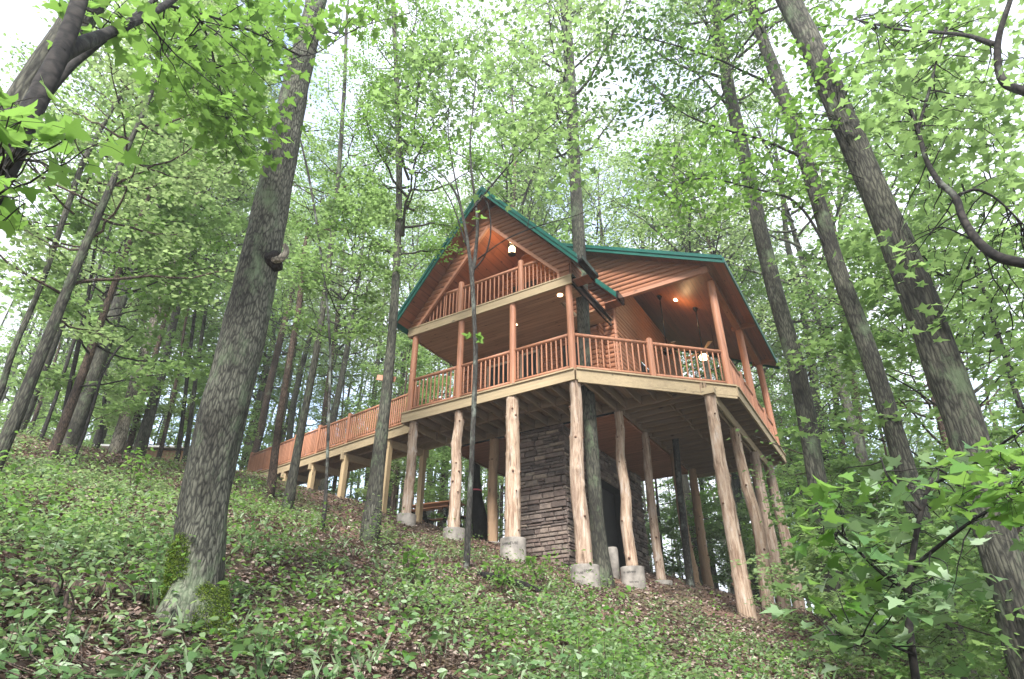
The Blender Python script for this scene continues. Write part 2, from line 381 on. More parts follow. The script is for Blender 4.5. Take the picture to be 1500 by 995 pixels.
q = MB(); q.box(-5.4, XP, YE, YE + .045, F - .285, F - .04); P(q, 'fascia', M['lum_x'])
# thin under-lip along the angled side
q = MB(); q.beam((XR + .05, YF + .02, F - .325), (XP, YK - .03, F - .325), .05, .06); P(q, 'lip_board', M['lum_x'])

# --- joists
zj0, zj1 = F - .275, F - .045
for x in np.arange(XL + .42, XR - .1, .405):
    q = MB(); q.box(x - .02, x + .02, YF + .03, YB - .03, zj0, zj1); P(q, 'joist', M['jst'])
for x in np.arange(XR + .35, XP - .2, .405):
    q = MB(); q.box(x - .02, x + .02, YF + (x - XR) + .06, YB - .03, zj0, zj1); P(q, 'joist', M['jst'])
for i, y in enumerate(np.arange(YB + .35, YE - .1, .405)):
    x1 = XP - .03 if y > YK else min(XP - .03, XR + (y - YF) - .06)
    q = MB(); q.box(-5.36, x1, y - .02, y + .02, zj0, zj1); P(q, 'joist', M['jstx'])
for k, x in enumerate(np.arange(XL + .42, XR - .5, .405)):
    q = MB(); yy = 12.95 + (.05 if k % 2 else 0); q.box(x + .025, x + .38, yy - .02, yy + .02, zj0 + .004, zj1 - .01); P(q, 'blocking', M['jstx'])
for k, y in enumerate(np.arange(YB + .35, YE - .5, .405)):
    q = MB(); xx = -4.15 + (.05 if k % 2 else 0); q.box(xx - .02, xx + .02, y + .025, y + .38, zj0 + .004, zj1 - .01); P(q, 'blocking', M['jst'])
q = MB(); q.box(XL, -3.2, YB - .03, YB + .03, F - .30, F - .04); P(q, 'ledger_beam', M['jstx'])
q = MB(); q.box(-5.47, -5.41, YF + .2, YB - .04, F - .30, F - .042); P(q, 'ledger_beam', M['jst'])
q = MB(); q.box(-5.40, -5.35, YB + .04, YE, F - .30, F - .04); P(q, 'ledger_beam', M['jst'])
q = MB(); q.box(-3.13, -3.085, YB - .1, YE - .1, F - .53, F - .278); q.box(-3.03, -2.985, YB - .1, YE - .1, F - .53, F - .278); P(q, 'girder', M['lum_y'])

# --- soffit under the cabin floor
q = MB(); q.box(XL + .05, -5.42, YB + .04, 19.85, F - .36, F - .31); P(q, 'underfloor', M['undr'])
q = MB(); q.box(XL - .01, XL + .04, YB + .04, 19.9, F - .40, F - .05); q.box(XL, -5.42, 19.86, 19.9, F - .40, F - .05); P(q, 'rim_board', M['logy'])
q = MB(); q.box(XL + .02, -5.48, YB - .035, YB - .0315, F - .36, F - .30); P(q, 'flashing', M['black'])

# --- stilts: peeled crooked logs with knots
def stilt(name, x, y, zt, zb, r0, r1, mat, seed, wob=.05, dx=0., dy=0.):
    rg = np.random.default_rng(seed); n = 60; tz = np.linspace(0, 1, n)
    wx = wob * (fbm(tz * 2.2 + seed * 7, 0 * tz, 0, 2, seed)) * 2; wy = wob * (fbm(tz * 2.2 + seed * 3, 0 * tz + 5, 0, 2, seed)) * 2
    wx -= np.interp(tz, [0, 1], [wx[0], wx[-1]]); wy -= np.interp(tz, [0, 1], [wy[0], wy[-1]])
    pts = np.stack([x + dx * (1 - tz) + wx, y + dy * (1 - tz) + wy, zb + (zt - zb) * tz], 1)
    r0 *= .84; r1 *= .90; rad = np.interp(tz, [0, .04, 1], [r0 * 1.04, r0, r1])
    kn = [(rg.uniform(.1, zt - zb), rg.uniform(0, 6.28), rg.uniform(.016, .035), rg.uniform(.045, .08)) for _ in range(22)]
    def rf(rr, L, A):
        o = rr * (1 + .24 * fbm(np.cos(A) * 1.6, np.sin(A) * 1.6, L * 1.3 + seed, 3, seed)) + .022 * fbm(np.cos(A) * 9, np.sin(A) * 9, L * 3, 2, seed + 8)
        for kl, ka, kh, kw in kn:
            da = np.abs((A - ka + np.pi) % (2 * np.pi) - np.pi) * rr
            o = o + kh * np.exp(-(da ** 2 + (L - kl) ** 2) / kw ** 2 * 1.6)
        return o
    mb = MB(); mb.tube(pts, rad, 28, True, rf); nf = len(mb.f); kb = mb
    for kl, ka, kh, kw in kn[:14]:
        i = min(n - 1, int(kl / (zt - zb) * n)); d = np.array([math.cos(ka + 1.57), math.sin(ka + 1.57), .15])
        ang = ka; c0 = pts[i]
        # knot scars, small dark discs sunk into the log
        tdir = np.array([0, 0, 1.]); s_ = np.cross(tdir, [1., 0, 0]); u_ = np.cross(tdir, s_)
        dd = math.cos(ka) * s_ + math.sin(ka) * u_
        rr_ = rad[i] * 1.0 + kh
        kb.tube([c0 + dd * (rr_ - .03), c0 + dd * (rr_ + .006)], [kw * .42, kw * .34], 8)
    o = P(mb, name, mat, True); o.data.materials.append(M['knot'])
    mi = np.zeros(len(mb.f), np.int32); mi[nf:] = 1; o.data.polygons.foreach_set('material_index', mi)
    return o
def footing(x, y, zt, r, depth=.7, words=None, wz=-.12):
    r *= .9; q = MB(); q.tube([(x, y, zt - depth), (x, y, zt - .012), (x, y, zt)], [r, r, r * .985], 40, True)
    o = P(q, 'footing', M['conc'])
    if words:
        for (txt, ang, dz, sz) in words:
            cu = bpy.data.curves.new('t', 'FONT'); cu.body = txt; cu.size = sz; cu.extrude = .0005; to = bpy.data.objects.new('t', cu)
            C.objects.link(to); bpy.context.view_layer.update()
            me = bpy.data.meshes.new_from_object(to.evaluated_get(bpy.context.evaluated_depsgraph_get()))
            bpy.data.objects.remove(to)
            v = np.array([w.co[:] for w in me.vertices]); a_ = R(ang) + v[:, 0] / (r + .003)
            nv = np.stack([x + (r + .003 + v[:, 2]) * np.cos(a_), y + (r + .003 + v[:, 2]) * np.sin(a_), zt + dz + v[:, 1]], 1) - np.array(th['_b'])
            mk('lettering', nv, [tuple(p.vertices) for p in me.polygons], M['ink'], o)
            bpy.data.meshes.remove(me)
    return o
# front row
stilt('stilt', -10.42, 11.98, F - .29, 3.82, .155, .125, M['peel'], 1); footing(-10.42, 12.0, 3.83, .27)
stilt('stilt', -8.93, 11.98, F - .29, 3.30, .165, .125, M['peel'], 2, .07); footing(-8.93, 12.0, 3.31, .29)
stilt('stilt', -7.31, 11.98, F - .29, 2.90, .215, .175, M['peel'], 3, .01)
footing(-7.31, 12.0, 2.91, .32, .75, [('SIMPLE', 248, -.17, .075), ('TUBE', 288, -.16, .075), ('VOID', 262, -.36, .045)])
stilt('stilt', -5.62, 11.99, F - .285, 2.19, .20, .15, M['peel'], 14, .07)
footing(-5.62, 12.0, 2.20, .33, .75, [('SIMPLE', 290, -.16, .07), ('TUBE', 262, -.19, .06)])
# second row
for (x, y, zb, sd_) in [(-10.25, 13.75, 3.80, 5), (-9.15, 14.0, 3.35, 6)]:
    stilt('stilt', x, y, F - .36, zb, .16, .14, M['weath'], sd_, .03); footing(x, y, zb + .01, .27)
stilt('stilt', -5.42, 14.1, F - .31, 2.44, .165, .115, M['peel'], 7, .10)
footing(-5.42, 14.1, 2.45, .30, .8, [('sakrete', 262, -.15, .07), ('sakrete', 272, -.36, .07), ('sakrete', 292, -.55, .06), ('TM', 240, -.15, .05)])
stilt('stilt', -5.38, 15.9, F - .31, 2.36, .14, .11, M['peel'], 8, .06); footing(-5.38, 15.9, 2.37, .30, .7, [('TUBE', 262, -.2, .06)])
stilt('stilt', -5.2, 19.6, F - .36, 2.26, .18, .13, M['weath'], 9, .08); footing(-5.2, 19.6, 2.27, .32, .7)
stilt('stilt', -5.25, 17.9, F - .36, 2.20, .17, .13, M['weath'], 19, .05, .12, 0); footing(-5.13, 17.9, 2.22, .28, .7)
# porch row
stilt('stilt', -3.06, 14.05, F - .33, 1.15, .205, .135, M['peel'], 10, .05)
stilt('stilt', -3.06, 16.3, F - .50, 1.20, .185, .13, M['peel'], 11, .09)
stilt('stilt', -3.06, 18.5, F - .50, 1.25, .20, .14, M['peel'], 12, .07)
stilt('stilt', -2.98, 20.1, F - .50, 1.25, .20, .15, M['peel'], 13, .07)
q = MB(); q.box(-3.20, -2.91, YK - .92, YK - .68, F - .44, F - .275); P(q, 'post_cap', M['lum_x'])

# --- balusters, rails, posts
def prof_tube(mb, p0, p1, r, n=8, taper=True):
    p0, p1 = np.array(p0, float), np.array(p1, float); k = [0, .09, .5, .91, 1] if taper else [0, 1]
    rr = [r * .6, r, r, r, r * .6] if taper else [r, r]
    mb.tube([p0 + (p1 - p0) * a for a in k], rr, n)
def railing(a, b_, z0, z1, nb, mat, parent, single=True, hz=.12, zoff=(0, 0), r=.047, br=.0205):
    """one panel: round top and bottom rail, turned balusters between"""
    a, b_ = np.array(a, float), np.array(b_, float); za, zb = zoff
    q = MB(); q.tube([(*a, z0 + hz + za), (*b_, z0 + hz + zb)], r * .95, 12); q.build('bottom_rail', mat, parent, True)
    q = MB(); q.tube([(*a, z1 + za), (*b_, z1 + zb)], r, 12); rl = q.build('top_rail', mat, parent, True)
    if isinstance(nb, int) and nb:
        allb = MB()
        for k in range(nb):
            u = (k + .5) / nb; p = a + (b_ - a) * u; dz = za + (zb - za) * u
            w = MB() if single else allb
            prof_tube(w, (*p, z0 + hz + dz + .02), (*p, z1 + dz - .02), br)
            if single: w.build('baluster', M['rail_z'], rl, True)
        if not single: tag(allb.build('balusters', M['rail_z'], rl, True), kind='stuff')
    return rl
def rpost(x, y, z0, z1, r, parent=None, cap=True, name='rail_post', mat=None):
    q = MB(); pr = [(x, y, z0), (x, y, z1 - .02), (x, y, z1)]; q.tube(pr, [r, r, r * .8], 16); return q.build(name, mat or M['rail_z'], parent or th, False)
RT = F + 1.0
yr = YF + .1
xs = [-10.58, -8.95, -7.28, -5.62]
for x in xs: rpost(x, yr, F, 9.0, .088, name='porch_post')
for a, b_ in zip(xs, xs[1:]): railing((a + .08, yr), (b_ - .08, yr), F, RT, 11, M['rail_x'], th)
# angled side
c0, c1 = np.array([-5.62, yr]), np.array([XP - .12, YK + .02]); cm = (c0 + c1) / 2; dd = (c1 - c0) / np.linalg.norm(c1 - c0)
rpost(cm[0], cm[1], F, RT + .13, .085)
railing(c0 + dd * .08, cm - dd * .08, F, RT, 12, M['rail_x'], th); railing(cm + dd * .08, c1 - dd * .09, F, RT, 12, M['rail_x'], th)
# long porch side
for y in (YK + .05, 17.95, YE - .1): rpost(XP - .12, y, F, 9.78, .105, name='porch_post', mat=M['rail_z'])
ys = [YK + .05, 16.45, 17.95, 19.4, YE - .1]
for y in (16.45, 19.4): rpost(XP - .12, y, F, RT + .12, .08)
for a, b_ in zip(ys, ys[1:]): railing((XP - .12, a + .09), (XP - .12, b_ - .09), F, RT, 11, M['rail_y'], th, False)
# back side and left side of the decks
railing((-5.3, YE - .1), (XP - .2, YE - .1), F, RT, 16, M['rail_x'], th, False)

# --- upper floor of the front tower: beam, ceiling below, balcony
ZB0, ZB1 = 8.97, 9.20
q = MB(); q.box(XL - .06, XR + .05, YF - .03, YF + .02, ZB0, ZB1); q.box(XL - .07, XR + .06, YF - .05, YF + .03, ZB1, ZB1 + .035); P(q, 'balcony_beam', M['lum_x'])
q = MB(); q.box(XL, XR - .02, YF + .024, 12.55, ZB0 + .03, ZB0 + .07); q.box(XL, -6.2, 12.55, YB, ZB0 + .03, ZB0 + .07); q.box(-6.2, XR - .02, 13.4, YB, ZB0 + .03, ZB0 + .07); P(q, 'deck_ceiling', M['ceilx'])
q = MB(); q.box(XL - .05, XL, YF + .03, YB, ZB0, ZB1); P(q, 'side_beam', M['weath'])
q = MB(); q.box(XR, XR + .05, YF - .02, 14.35, ZB0 + .02, ZB1 + .02); q.box(XR + .05, XR + .10, YF - .02, 14.35, ZB1 - .05, ZB1 + .02); P(q, 'side_gutter', M['black'])
q = MB(); q.box(XL, -6.2, YF + .05, YB, ZB1 - .08, ZB1 + .02); P(q, 'balcony_floor', M['lum_x'])
# gable geometry
RX, RZ, SL = -7.95, 12.93, 1.245                         # ridge (top of roof), slope
def rz_(x, d=0): return RZ - d - SL * np.abs(x - RX)
# log siding: half round courses, trimmed to any outline
def logwall(mb, rows, xf, y, nrm=-1, h=.152, axis='x', depth=.05, K=6):
    """rows: (z0,z1); xf(z)-> list of (xa,xb); y the wall plane; nrm the side it bulges to"""
    z0, z1 = rows; nrow = max(1, int(round((z1 - z0) / h))); hh = (z1 - z0) / nrow
    for i in range(nrow):
        zs = z0 + hh * i + hh * np.linspace(0, 1, K + 1); bul = depth * np.sqrt(np.clip(1 - (np.linspace(-1, 1, K + 1)) ** 2 * .96, 0, 1))
        segs = [xf(z) for z in zs]; ns = min(len(s) for s in segs)
        for k in range(ns):
            vs = []
            for z, bu, s in zip(zs, bul, segs):
                xa, xb = s[k]; xb = max(xb, xa + .001)
                for x in (xa, xb):
                    vs.append((x, y + nrm * bu, z) if axis == 'x' else (y + nrm * bu, x, z))
            fs = [(2 * j, 2 * j + 1, 2 * j + 3, 2 * j + 2) for j in range(K)]
            fs.append(tuple(range(0, 2 * K + 2, 2))); fs.append(tuple(range(1, 2 * K + 2, 2))[::-1])
            mb.add(vs, fs)
OPX, OPZ, OSL = -8.03, 11.9, 1.12
def gab(z):
    zz = min(z, RZ - .3); o = (RZ - .14 - zz) / SL; xa, xb = max(RX - o, XL + .0), min(RX + o, XR + .0)
    if z >= OPZ - .02: return [(xa, OPX), (OPX, xb)]
    i = (OPZ - z) / OSL; return [(xa, max(OPX - i, xa + .28 if z < 9.8 else xa)), (min(OPX + i, xb - .28 if z < 9.8 else xb), xb)]
q = MB(); logwall(q, (ZB1 + .04, RZ - .32), gab, YF + .02, -1, .15); P(q, 'gable_siding', M['log'])
# trim boards round the balcony opening
q = MB(); 
for sgn, xe in ((-1, XL + .28), (1, XR - .28)):
    ze = OPZ - OSL * abs(xe - OPX); q.beam((OPX, YF - .01, OPZ + .02), (xe, YF - .01, ze), .085, .075, (0, 1, 0))
    q.box(xe - (0 if sgn < 0 else .06), xe + (.06 if sgn < 0 else 0), YF - .04, YF + .08, ZB1 + .04, ze)
P(q, 'opening_trim', M['trim'])
# balcony rail, cut by the slope of the opening
zbr = ZB1 + .92; bp = [-9.02, -7.02]; xl, xr = OPX - (OPZ - zbr) / OSL + .02, OPX + (OPZ - zbr) / OSL - .02
for x in bp: rpost(x, yr, ZB1 + .04, zbr + .2, .085)
railing((bp[0] + .08, yr), (bp[1] - .08, yr), ZB1, zbr, 13, M['rail_x'], th, True, .1)
for (a, b_, n_) in ((xl, bp[0] - .08, 4), (bp[1] + .08, xr, 4)): railing((a, yr), (b_, yr), ZB1, zbr, n_, M['rail_x'], th, True, .1)
q = MB()
for x in list(np.arange(XL + .36, xl, .125)) + list(np.arange(xr + .06, XR - .3, .125)):
    zt = min(OPZ - OSL * abs(x - OPX) - .03, zbr); prof_tube(q, (x, yr, ZB1 + .08), (x, yr, zt), .02)
q.tube([(XL + .3, yr, ZB1 + .1), (xl, yr, ZB1 + .1)], .04, 10); q.tube([(xr, yr, ZB1 + .1), (XR - .3, yr, ZB1 + .1)], .04, 10)
P(q, 'corner_rail', M['rail_z'], True)
# vaulted ceiling of the balcony and back wall
q = MB(); z0_ = RZ - .30
for sg, xe in ((-1, XL + .06), (1, XR - .06)):
    ze = z0_ - SL * abs(xe - RX); yend = YB + .02
    q.prism([(RX, YF + .03, z0_), (xe, YF + .03, ze), (xe, yend if sg < 0 else 12.5, ze), (RX + sg * 1.72, yend if sg < 0 else 12.5, z0_ - SL * 1.72), (RX + sg * 1.72, yend, z0_ - SL * 1.72), (RX, yend, z0_)], (0, 0, .03))
P(q, 'balcony_ceiling', M['ceily'])
q = MB(); logwall(q, (ZB1 + .02, RZ - .4), lambda z: [(max(XL, RX - (RZ - .25 - z) / SL), min(XR, RX + (RZ - .25 - z) / SL))], YB + .03, -1, .16); P(q, 'balcony_wall', M['log'])
q = MB(); q.box(-8.6, -7.7, YB - .06, YB - .0, ZB1 + .06, 11.2); P(q, 'balcony_door', M['glass'])
# short side walls of the tower
q = MB(); logwall(q, (ZB1 + .02, rz_(XR) - .15), lambda z: [(YF + .02, 12.5)], XR, 1, .15, 'y'); logwall(q, (ZB1 + .02, rz_(XL) - .15), lambda z: [(YF + .02, YB)], XL, -1, .15, 'y'); P(q, 'tower_side_siding', M['logy'])

# --- roofs
YO = 11.32; EVL, EVR = -10.85, -5.03
def roof_slab(poly, thick, mat, name, dz=0): 
    q = MB(); q.prism([(x, y, z + dz) for x, y, z in poly], (0, 0, -thick)); return P(q, name, mat)
rp = lambda x, y: (x, y, RZ - SL * abs(x - RX))
for nm, mt, dz, tk in (('roof', M['green'], 0, .035), ('roof_soffit', M['ceily'], -.037, .05)):
    ins = 0 if nm == 'roof' else .02
    roof_slab([rp(RX, YO + ins), rp(EVL + ins, YO + ins), rp(EVL + ins, 20.4), rp(RX, 20.4)], tk, mt, nm, dz)
    roof_slab([rp(RX, YO + ins), rp(RX, 20.4), rp(-6.15, 20.4), rp(-6.15, 12.25), rp(EVR - ins, 12.25), rp(EVR - ins, YO + ins)][::-1], tk, mt, nm, dz)
def rake(p0, p1, w=.22, mat=None, yo=.0, name='rake_trim'):
    q = MB(); p0, p1 = np.array(p0, float), np.array(p1, float); d = p1 - p0; up = np.array([0, 0, 1.]); 
    q.prism([p0 + up * .02, p1 + up * .02, p1 - up * w, p0 - up * w], (0, .035, 0))
    q.prism([p0 + up * .05, p1 + up * .05, p1 - up * w * .35, p0 - up * w * .35], (0, -.03, 0))
    return P(q, name, mat or M['green'])
rake(rp(RX, YO - .036), rp(EVL, YO - .036)); rake(rp(RX, YO - .036), rp(EVR, YO - .036))
q = MB(); zE = RZ - SL * (EVR - RX); q.box(EVR, EVR + .03, YO - .03, 12.25, zE - .22, zE - .0); q.box(EVR + .03, EVR + .12, YO - .03, 12.25, zE - .13, zE - .115); q.box(EVR + .11, EVR + .125, YO - .03, 12.25, zE - .13, zE - .01); P(q, 'eave_gutter', M['black'])
q = MB(); q.box(EVL - .03, EVL, YO - .03, 20.4, zE - .2, zE - .0); P(q, 'eave_trim', M['green'])
# level soffit returns at the eaves
q = MB(); q.box(XR + .03, EVR - .01, YF + .03, 12.22, zE - .22, zE - .19); P(q, 'eave_soffit', M['ceily']); q = MB(); q.box(EVL + .02, XL - .06, YF, 20.3, zE - .22, zE - .19); P(q, 'eave_soffit', M['ceily'])
q = MB(); q.box(RX - .05, RX + .05, YO - .02, 20.42, RZ - .04, RZ + .045); P(q, 'ridge_cap', M['green'])
# stub of the main roof's eave beside the trunk
q = MB(); s0, s1 = (-6.05, 14.02, 10.93), (-5.12, 14.02, 9.80)
q.prism([s0, s1, (s1[0], s1[1], s1[2] - .17), (s0[0], s0[1], s0[2] - .17)], (0, .04, 0)); q.prism([(s0[0], 14.05, s0[2] + .03), (s1[0], 14.05, s1[2] + .03), (s1[0], 14.05, s1[2]), (s0[0], 14.05, s0[2])], (0, .42, 0)); P(q, 'roof_stub', M['green'])
q = MB(); q.prism([(s0[0], 14.06, s0[2] - .12), (s1[0] - .02, 14.06, s1[2] - .12), (s1[0] - .02, 14.06, s1[2] - .18), (s0[0], 14.06, s0[2] - .18)], (0, .4, 0)); q.box(-5.72, -5.14, 14.07, 14.44, 9.60, 9.63); P(q, 'stub_soffit', M['ceily'])
q = MB(); q.box(-5.12, -5.06, 13.99, 14.46, 9.60, 9.84); P(q, 'stub_cap', M['black'])
# shed roof over the porch
SX, SZ, SS, YS0, YS1 = -2.15, 9.90, .50, 14.10, 21.3
sp = lambda x, y, d=0: (x, y, SZ + SS * (SX - x) - d)
for nm, mt, dz, tk, i_ in (('roof', M['green'], 0, .035, 0), ('porch_ceiling', M['ceily'], .037, .05, .02)):
    roof_slab([sp(SX - i_, YS0 + i_, dz), sp(SX - i_, YS1 - i_, dz), sp(-7.45, YS1 - i_, dz), sp(-7.45, YS0 + i_, dz)], tk, mt, nm)
rake(sp(SX, YS0 - .036), sp(-7.3, YS0 - .036), .17)
q = MB(); q.box(SX, SX + .035, YS0 - .03, YS1, SZ - .17, SZ + .01); P(q, 'eave_trim', M['green'])
rake(sp(SX, YS1), sp(-6.3, YS1), .17)
q = MB(); q.box(-2.80, -2.62, YS0 + .25, YE + .05, 9.78, 9.98); P(q, 'eave_beam', M['logy'])
for yy_ in (17.95, YE - .1):
    q = MB(); q.box(-2.9, -2.2, yy_ - .05, yy_ + .05, 9.80, 9.95); P(q, 'outrigger', M['log'])
# siding between porch beam and shed roof, and the wall below
YW = 14.5
def shedx(z): return [(-7.2, min(-2.62, SX - (z + .09 - SZ) / SS))]
q = MB(); logwall(q, (9.98, 12.35), shedx, YW, -1, .15); P(q, 'gable_siding', M['log'])
q = MB(); q.box(-5.42, -2.60, YW - .07, YW + .05, 9.86, 9.98); P(q, 'header_trim', M['trim'])
q = MB(); logwall(q, (F, 9.98), lambda z: [(-5.80, -5.42)], YW, -1, .15); P(q, 'corner_siding', M['log'])
q = MB(); logwall(q, (F, 9.98), lambda z: [(YB, YW - .02)], -5.80, 1, .15, 'y'); P(q, 'corner_siding', M['logy'])
q = MB(); q.box(-5.44, -5.39, YW - .065, YW + .02, F, 9.98); P(q, 'corner_trim', M['trim'])
q = MB(); logwall(q, (F, 11.0), lambda z: [(YW, 16.2), (17.4, 20.8)], -5.42, 1, .15, 'y'); logwall(q, (8.75, 11.), lambda z: [(16.2, 17.4)], -5.42, 1, .15, 'y'); P(q, 'porch_wall', M['logy'])
q = MB(); q.box(-5.47, -5.43, 16.2, 17.4, F, 8.75); P(q, 'glass_door', M['glass'])
q = MB(); q.box(-10.6, -5.9, 20.7, 20.8, F, 9.3); q.box(XL, XL + .1, YB, 20.8, F, 9.2); P(q, 'back_wall', M['log'])
# front wall behind the deck: door and two windows
def fw(z):
    r_ = [(XL, -9.75)]
    if z < 8.66: return r_ + [(-9.75, -9.45), (-8.9, -8.35), (-7.65, -6.95), (-6.1, -5.8)] if z > 7.35 else r_ + [(-9.75, -9.45), (-8.9, -6.95), (-6.951, -6.95), (-6.1, -5.8)]
    return r_ + [(-9.75, -8.9), (-8.9, -8.35), (-8.35, -6.1), (-6.1, -5.8)]
q = MB(); 
for (a, b_, z0, z1) in [(XL, -9.45, F, 8.97), (-8.55, -8.3, F, 8.97), (-7.65, -6.95, F, 8.97), (-6.1, -5.8, F, 8.97), (-9.45, -8.55, 8.6, 8.97), (-8.3, -7.65, 8.7, 8.97), (-8.3, -7.65, F, 7.4), (-6.95, -6.1, 8.65, 8.97)]:
    logwall(q, (z0, z1), lambda z, a=a, b_=b_: [(a, b_)], YB + .03, -1, .15)
P(q, 'front_wall', M['log'])
for (a, b_, z0, z1, nm) in [(-8.3, -7.65, 7.4, 8.7, 'window'), (-9.45, -8.55, F, 8.6, 'window'), (-6.95, -6.1, F, 8.65, 'door')]:
    q = MB(); q.box(a, a + .07, YB - .07, YB - .03, z0, z1); q.box(b_ - .07, b_, YB - .07, YB - .03, z0, z1); q.box(a + .07, b_ - .07, YB - .07, YB - .03, z1 - .07, z1); q.box(a + .07, b_ - .07, YB - .07, YB - .03, z0, z0 + .07)
    w = P(q, nm, m_flat('pale_trim', (.42, .34, .25), .6) if nm == 'window' else M['trim']); q = MB(); q.box(a + .07, b_ - .07, YB - .04, YB - .02, z0 + .07, z1 - .07); q.build('pane' if nm == 'window' else 'panel', M['glass'], w)
# --- lamps
def point(x, y, z, e, col=(1, .62, .3), par=None, r=.06):
    l = bpy.data.lights.new('bulb_light', 'POINT'); l.energy = e; l.color = col; l.shadow_soft_size = r
    o = bpy.data.objects.new('bulb_light', l); C.objects.link(o); b0 = th['_b']; o.parent = th; o.location = (x - b0[0], y - b0[1], z - b0[2])
lx, ly, lz = -7.72, 12.62, 11.42
q = MB(); q.tube([(lx, ly, lz + .30), (lx, ly, 12.45)], .012, 8); q.tube([(lx, ly, lz + .17), (lx, ly, lz + .20), (lx, ly, lz + .30)], [.13, .12, .03], 20); q.tube([(lx, ly, lz - .17), (lx, ly, lz - .14)], [.10, .12], 20)
for k in range(6):
    a = k * math.pi / 3; q.tube([(lx + .12 * math.cos(a), ly + .12 * math.sin(a), lz - .15), (lx + .13 * math.cos(a), ly + .13 * math.sin(a), lz + .18)], .006, 6)
lt = P(q, 'hanging_lantern', M['black']); q = MB(); q.tube([(lx, ly, lz - .13), (lx, ly, lz - .08), (lx, ly, lz + .08), (lx, ly, lz + .14)], [.05, .095, .095, .05], 20); q.build('lamp_glass', M['lamp'], lt, True)
point(lx, ly - .02, lz + .33, 9); point(lx, ly - .25, lz, 3)
cx_, cy_ = -4.2, 16.87; cz = SZ + SS * (SX - cx_) - .092
q = MB(); q.tube([(cx_, cy_, cz - .008), (cx_, cy_, cz + .02)], .075, 20); P(q, 'can_light', M['can']); point(cx_, cy_, cz - .5, 5)
q = MB(); q.tube([(-6.0, 12.21, 8.992), (-6.0, 12.21, 9.002)], .07, 20); P(q, 'can_light', M['can'])
q = MB(); q.tube([(-7.75, 12.9, 8.992), (-7.75, 12.9, 9.002)], .03, 12); P(q, 'can_light', M['can'])
# ceiling fan with globe
def fan(x, y, zc, zl, lit=True):
    q = MB(); q.tube([(x, y, zl + .32), (x, y, zc)], .02, 8); q.tube([(x, y, zc - .12), (x, y, zc)], [.04, .09], 16)
    q.tube([(x, y, zl + .1), (x, y, zl + .16), (x, y, zl + .28), (x, y, zl + .33)], [.07, .13, .13, .06], 20); f_ = P(q, 'ceiling_fan', M['black'])
    for k in range(5):
        a = k * 2 * math.pi / 5 + .3; d = np.array([math.cos(a), math.sin(a), 0]); s_ = np.array([-d[1], d[0], .12])
        w = MB(); c_ = np.array([x, y, zl + .2]); w.prism([c_ + d * .12 - s_ * .03, c_ + d * .65 - s_ * .08, c_ + d * .65 + s_ * .08, c_ + d * .12 + s_ * .03], (0, 0, .012)); w.build('blade', M['weath'], f_)
    if lit:
        w = MB(); w.tube([(x, y, zl - .09), (x, y, zl - .05), (x, y, zl + .04), (x, y, zl + .1)], [.04, .12, .14, .08], 20); w.build('globe', M['lamp'], f_, True); point(x, y, zl - .2, 2)
fan(-3.75, 17.3, 10.6, 8.83)
fq = at(978, 520, 17.4); fan(fq[0], fq[1], SZ + SS * (SX - fq[0]) - .1, fq[2] - .1, False)
q = MB(); q.tube([(-3.6, 18.4, 8.35), (-3.6, 18.4, 8.41)], .05, 12); pl_ = P(q, 'pendant_light', M['can']); q = MB(); q.tube([(-3.6, 18.4, 8.415), (-3.6, 18.4, 10.5)], .006, 6); q.build('rod', M['black'], pl_)

# ================================================================== STONE ROOM
sr = thing('stone_room', (-7.5, 14, Gf(-7.5, 14)), 'dark stacked-stone storage room with an unlit doorway between the stilts', 'stone room')
M['stone'] = m_flat('stacked_stone', (.13, .105, .09), .8)
mS, tS, bS = new_mat('stone_blocks', .8); g_ = N(tS, 'NewGeometry'); nS = N(tS, 'TexNoise', Scale=9., Detail=7., Roughness=.7); tS.links.new(mapped(tS, (1, 1, 1)), nS.inputs[0])
cS = ramp(tS, g_.outputs['Random Per Island'], [(0, (.06, .048, .042)), (.35, (.14, .105, .09)), (.6, (.18, .145, .12)), (.8, (.10, .082, .075)), (1, (.28, .23, .18))])
cS = mixc(tS, .7, cS, ramp(tS, nS.outputs[0], [(.3, (.45, .42, .42)), (.7, (1.6, 1.55, 1.5))]), 'MULTIPLY'); tS.links.new(cS, bS.inputs['Base Color']); bump(tS, bS, nS.outputs[0], .8, .03)
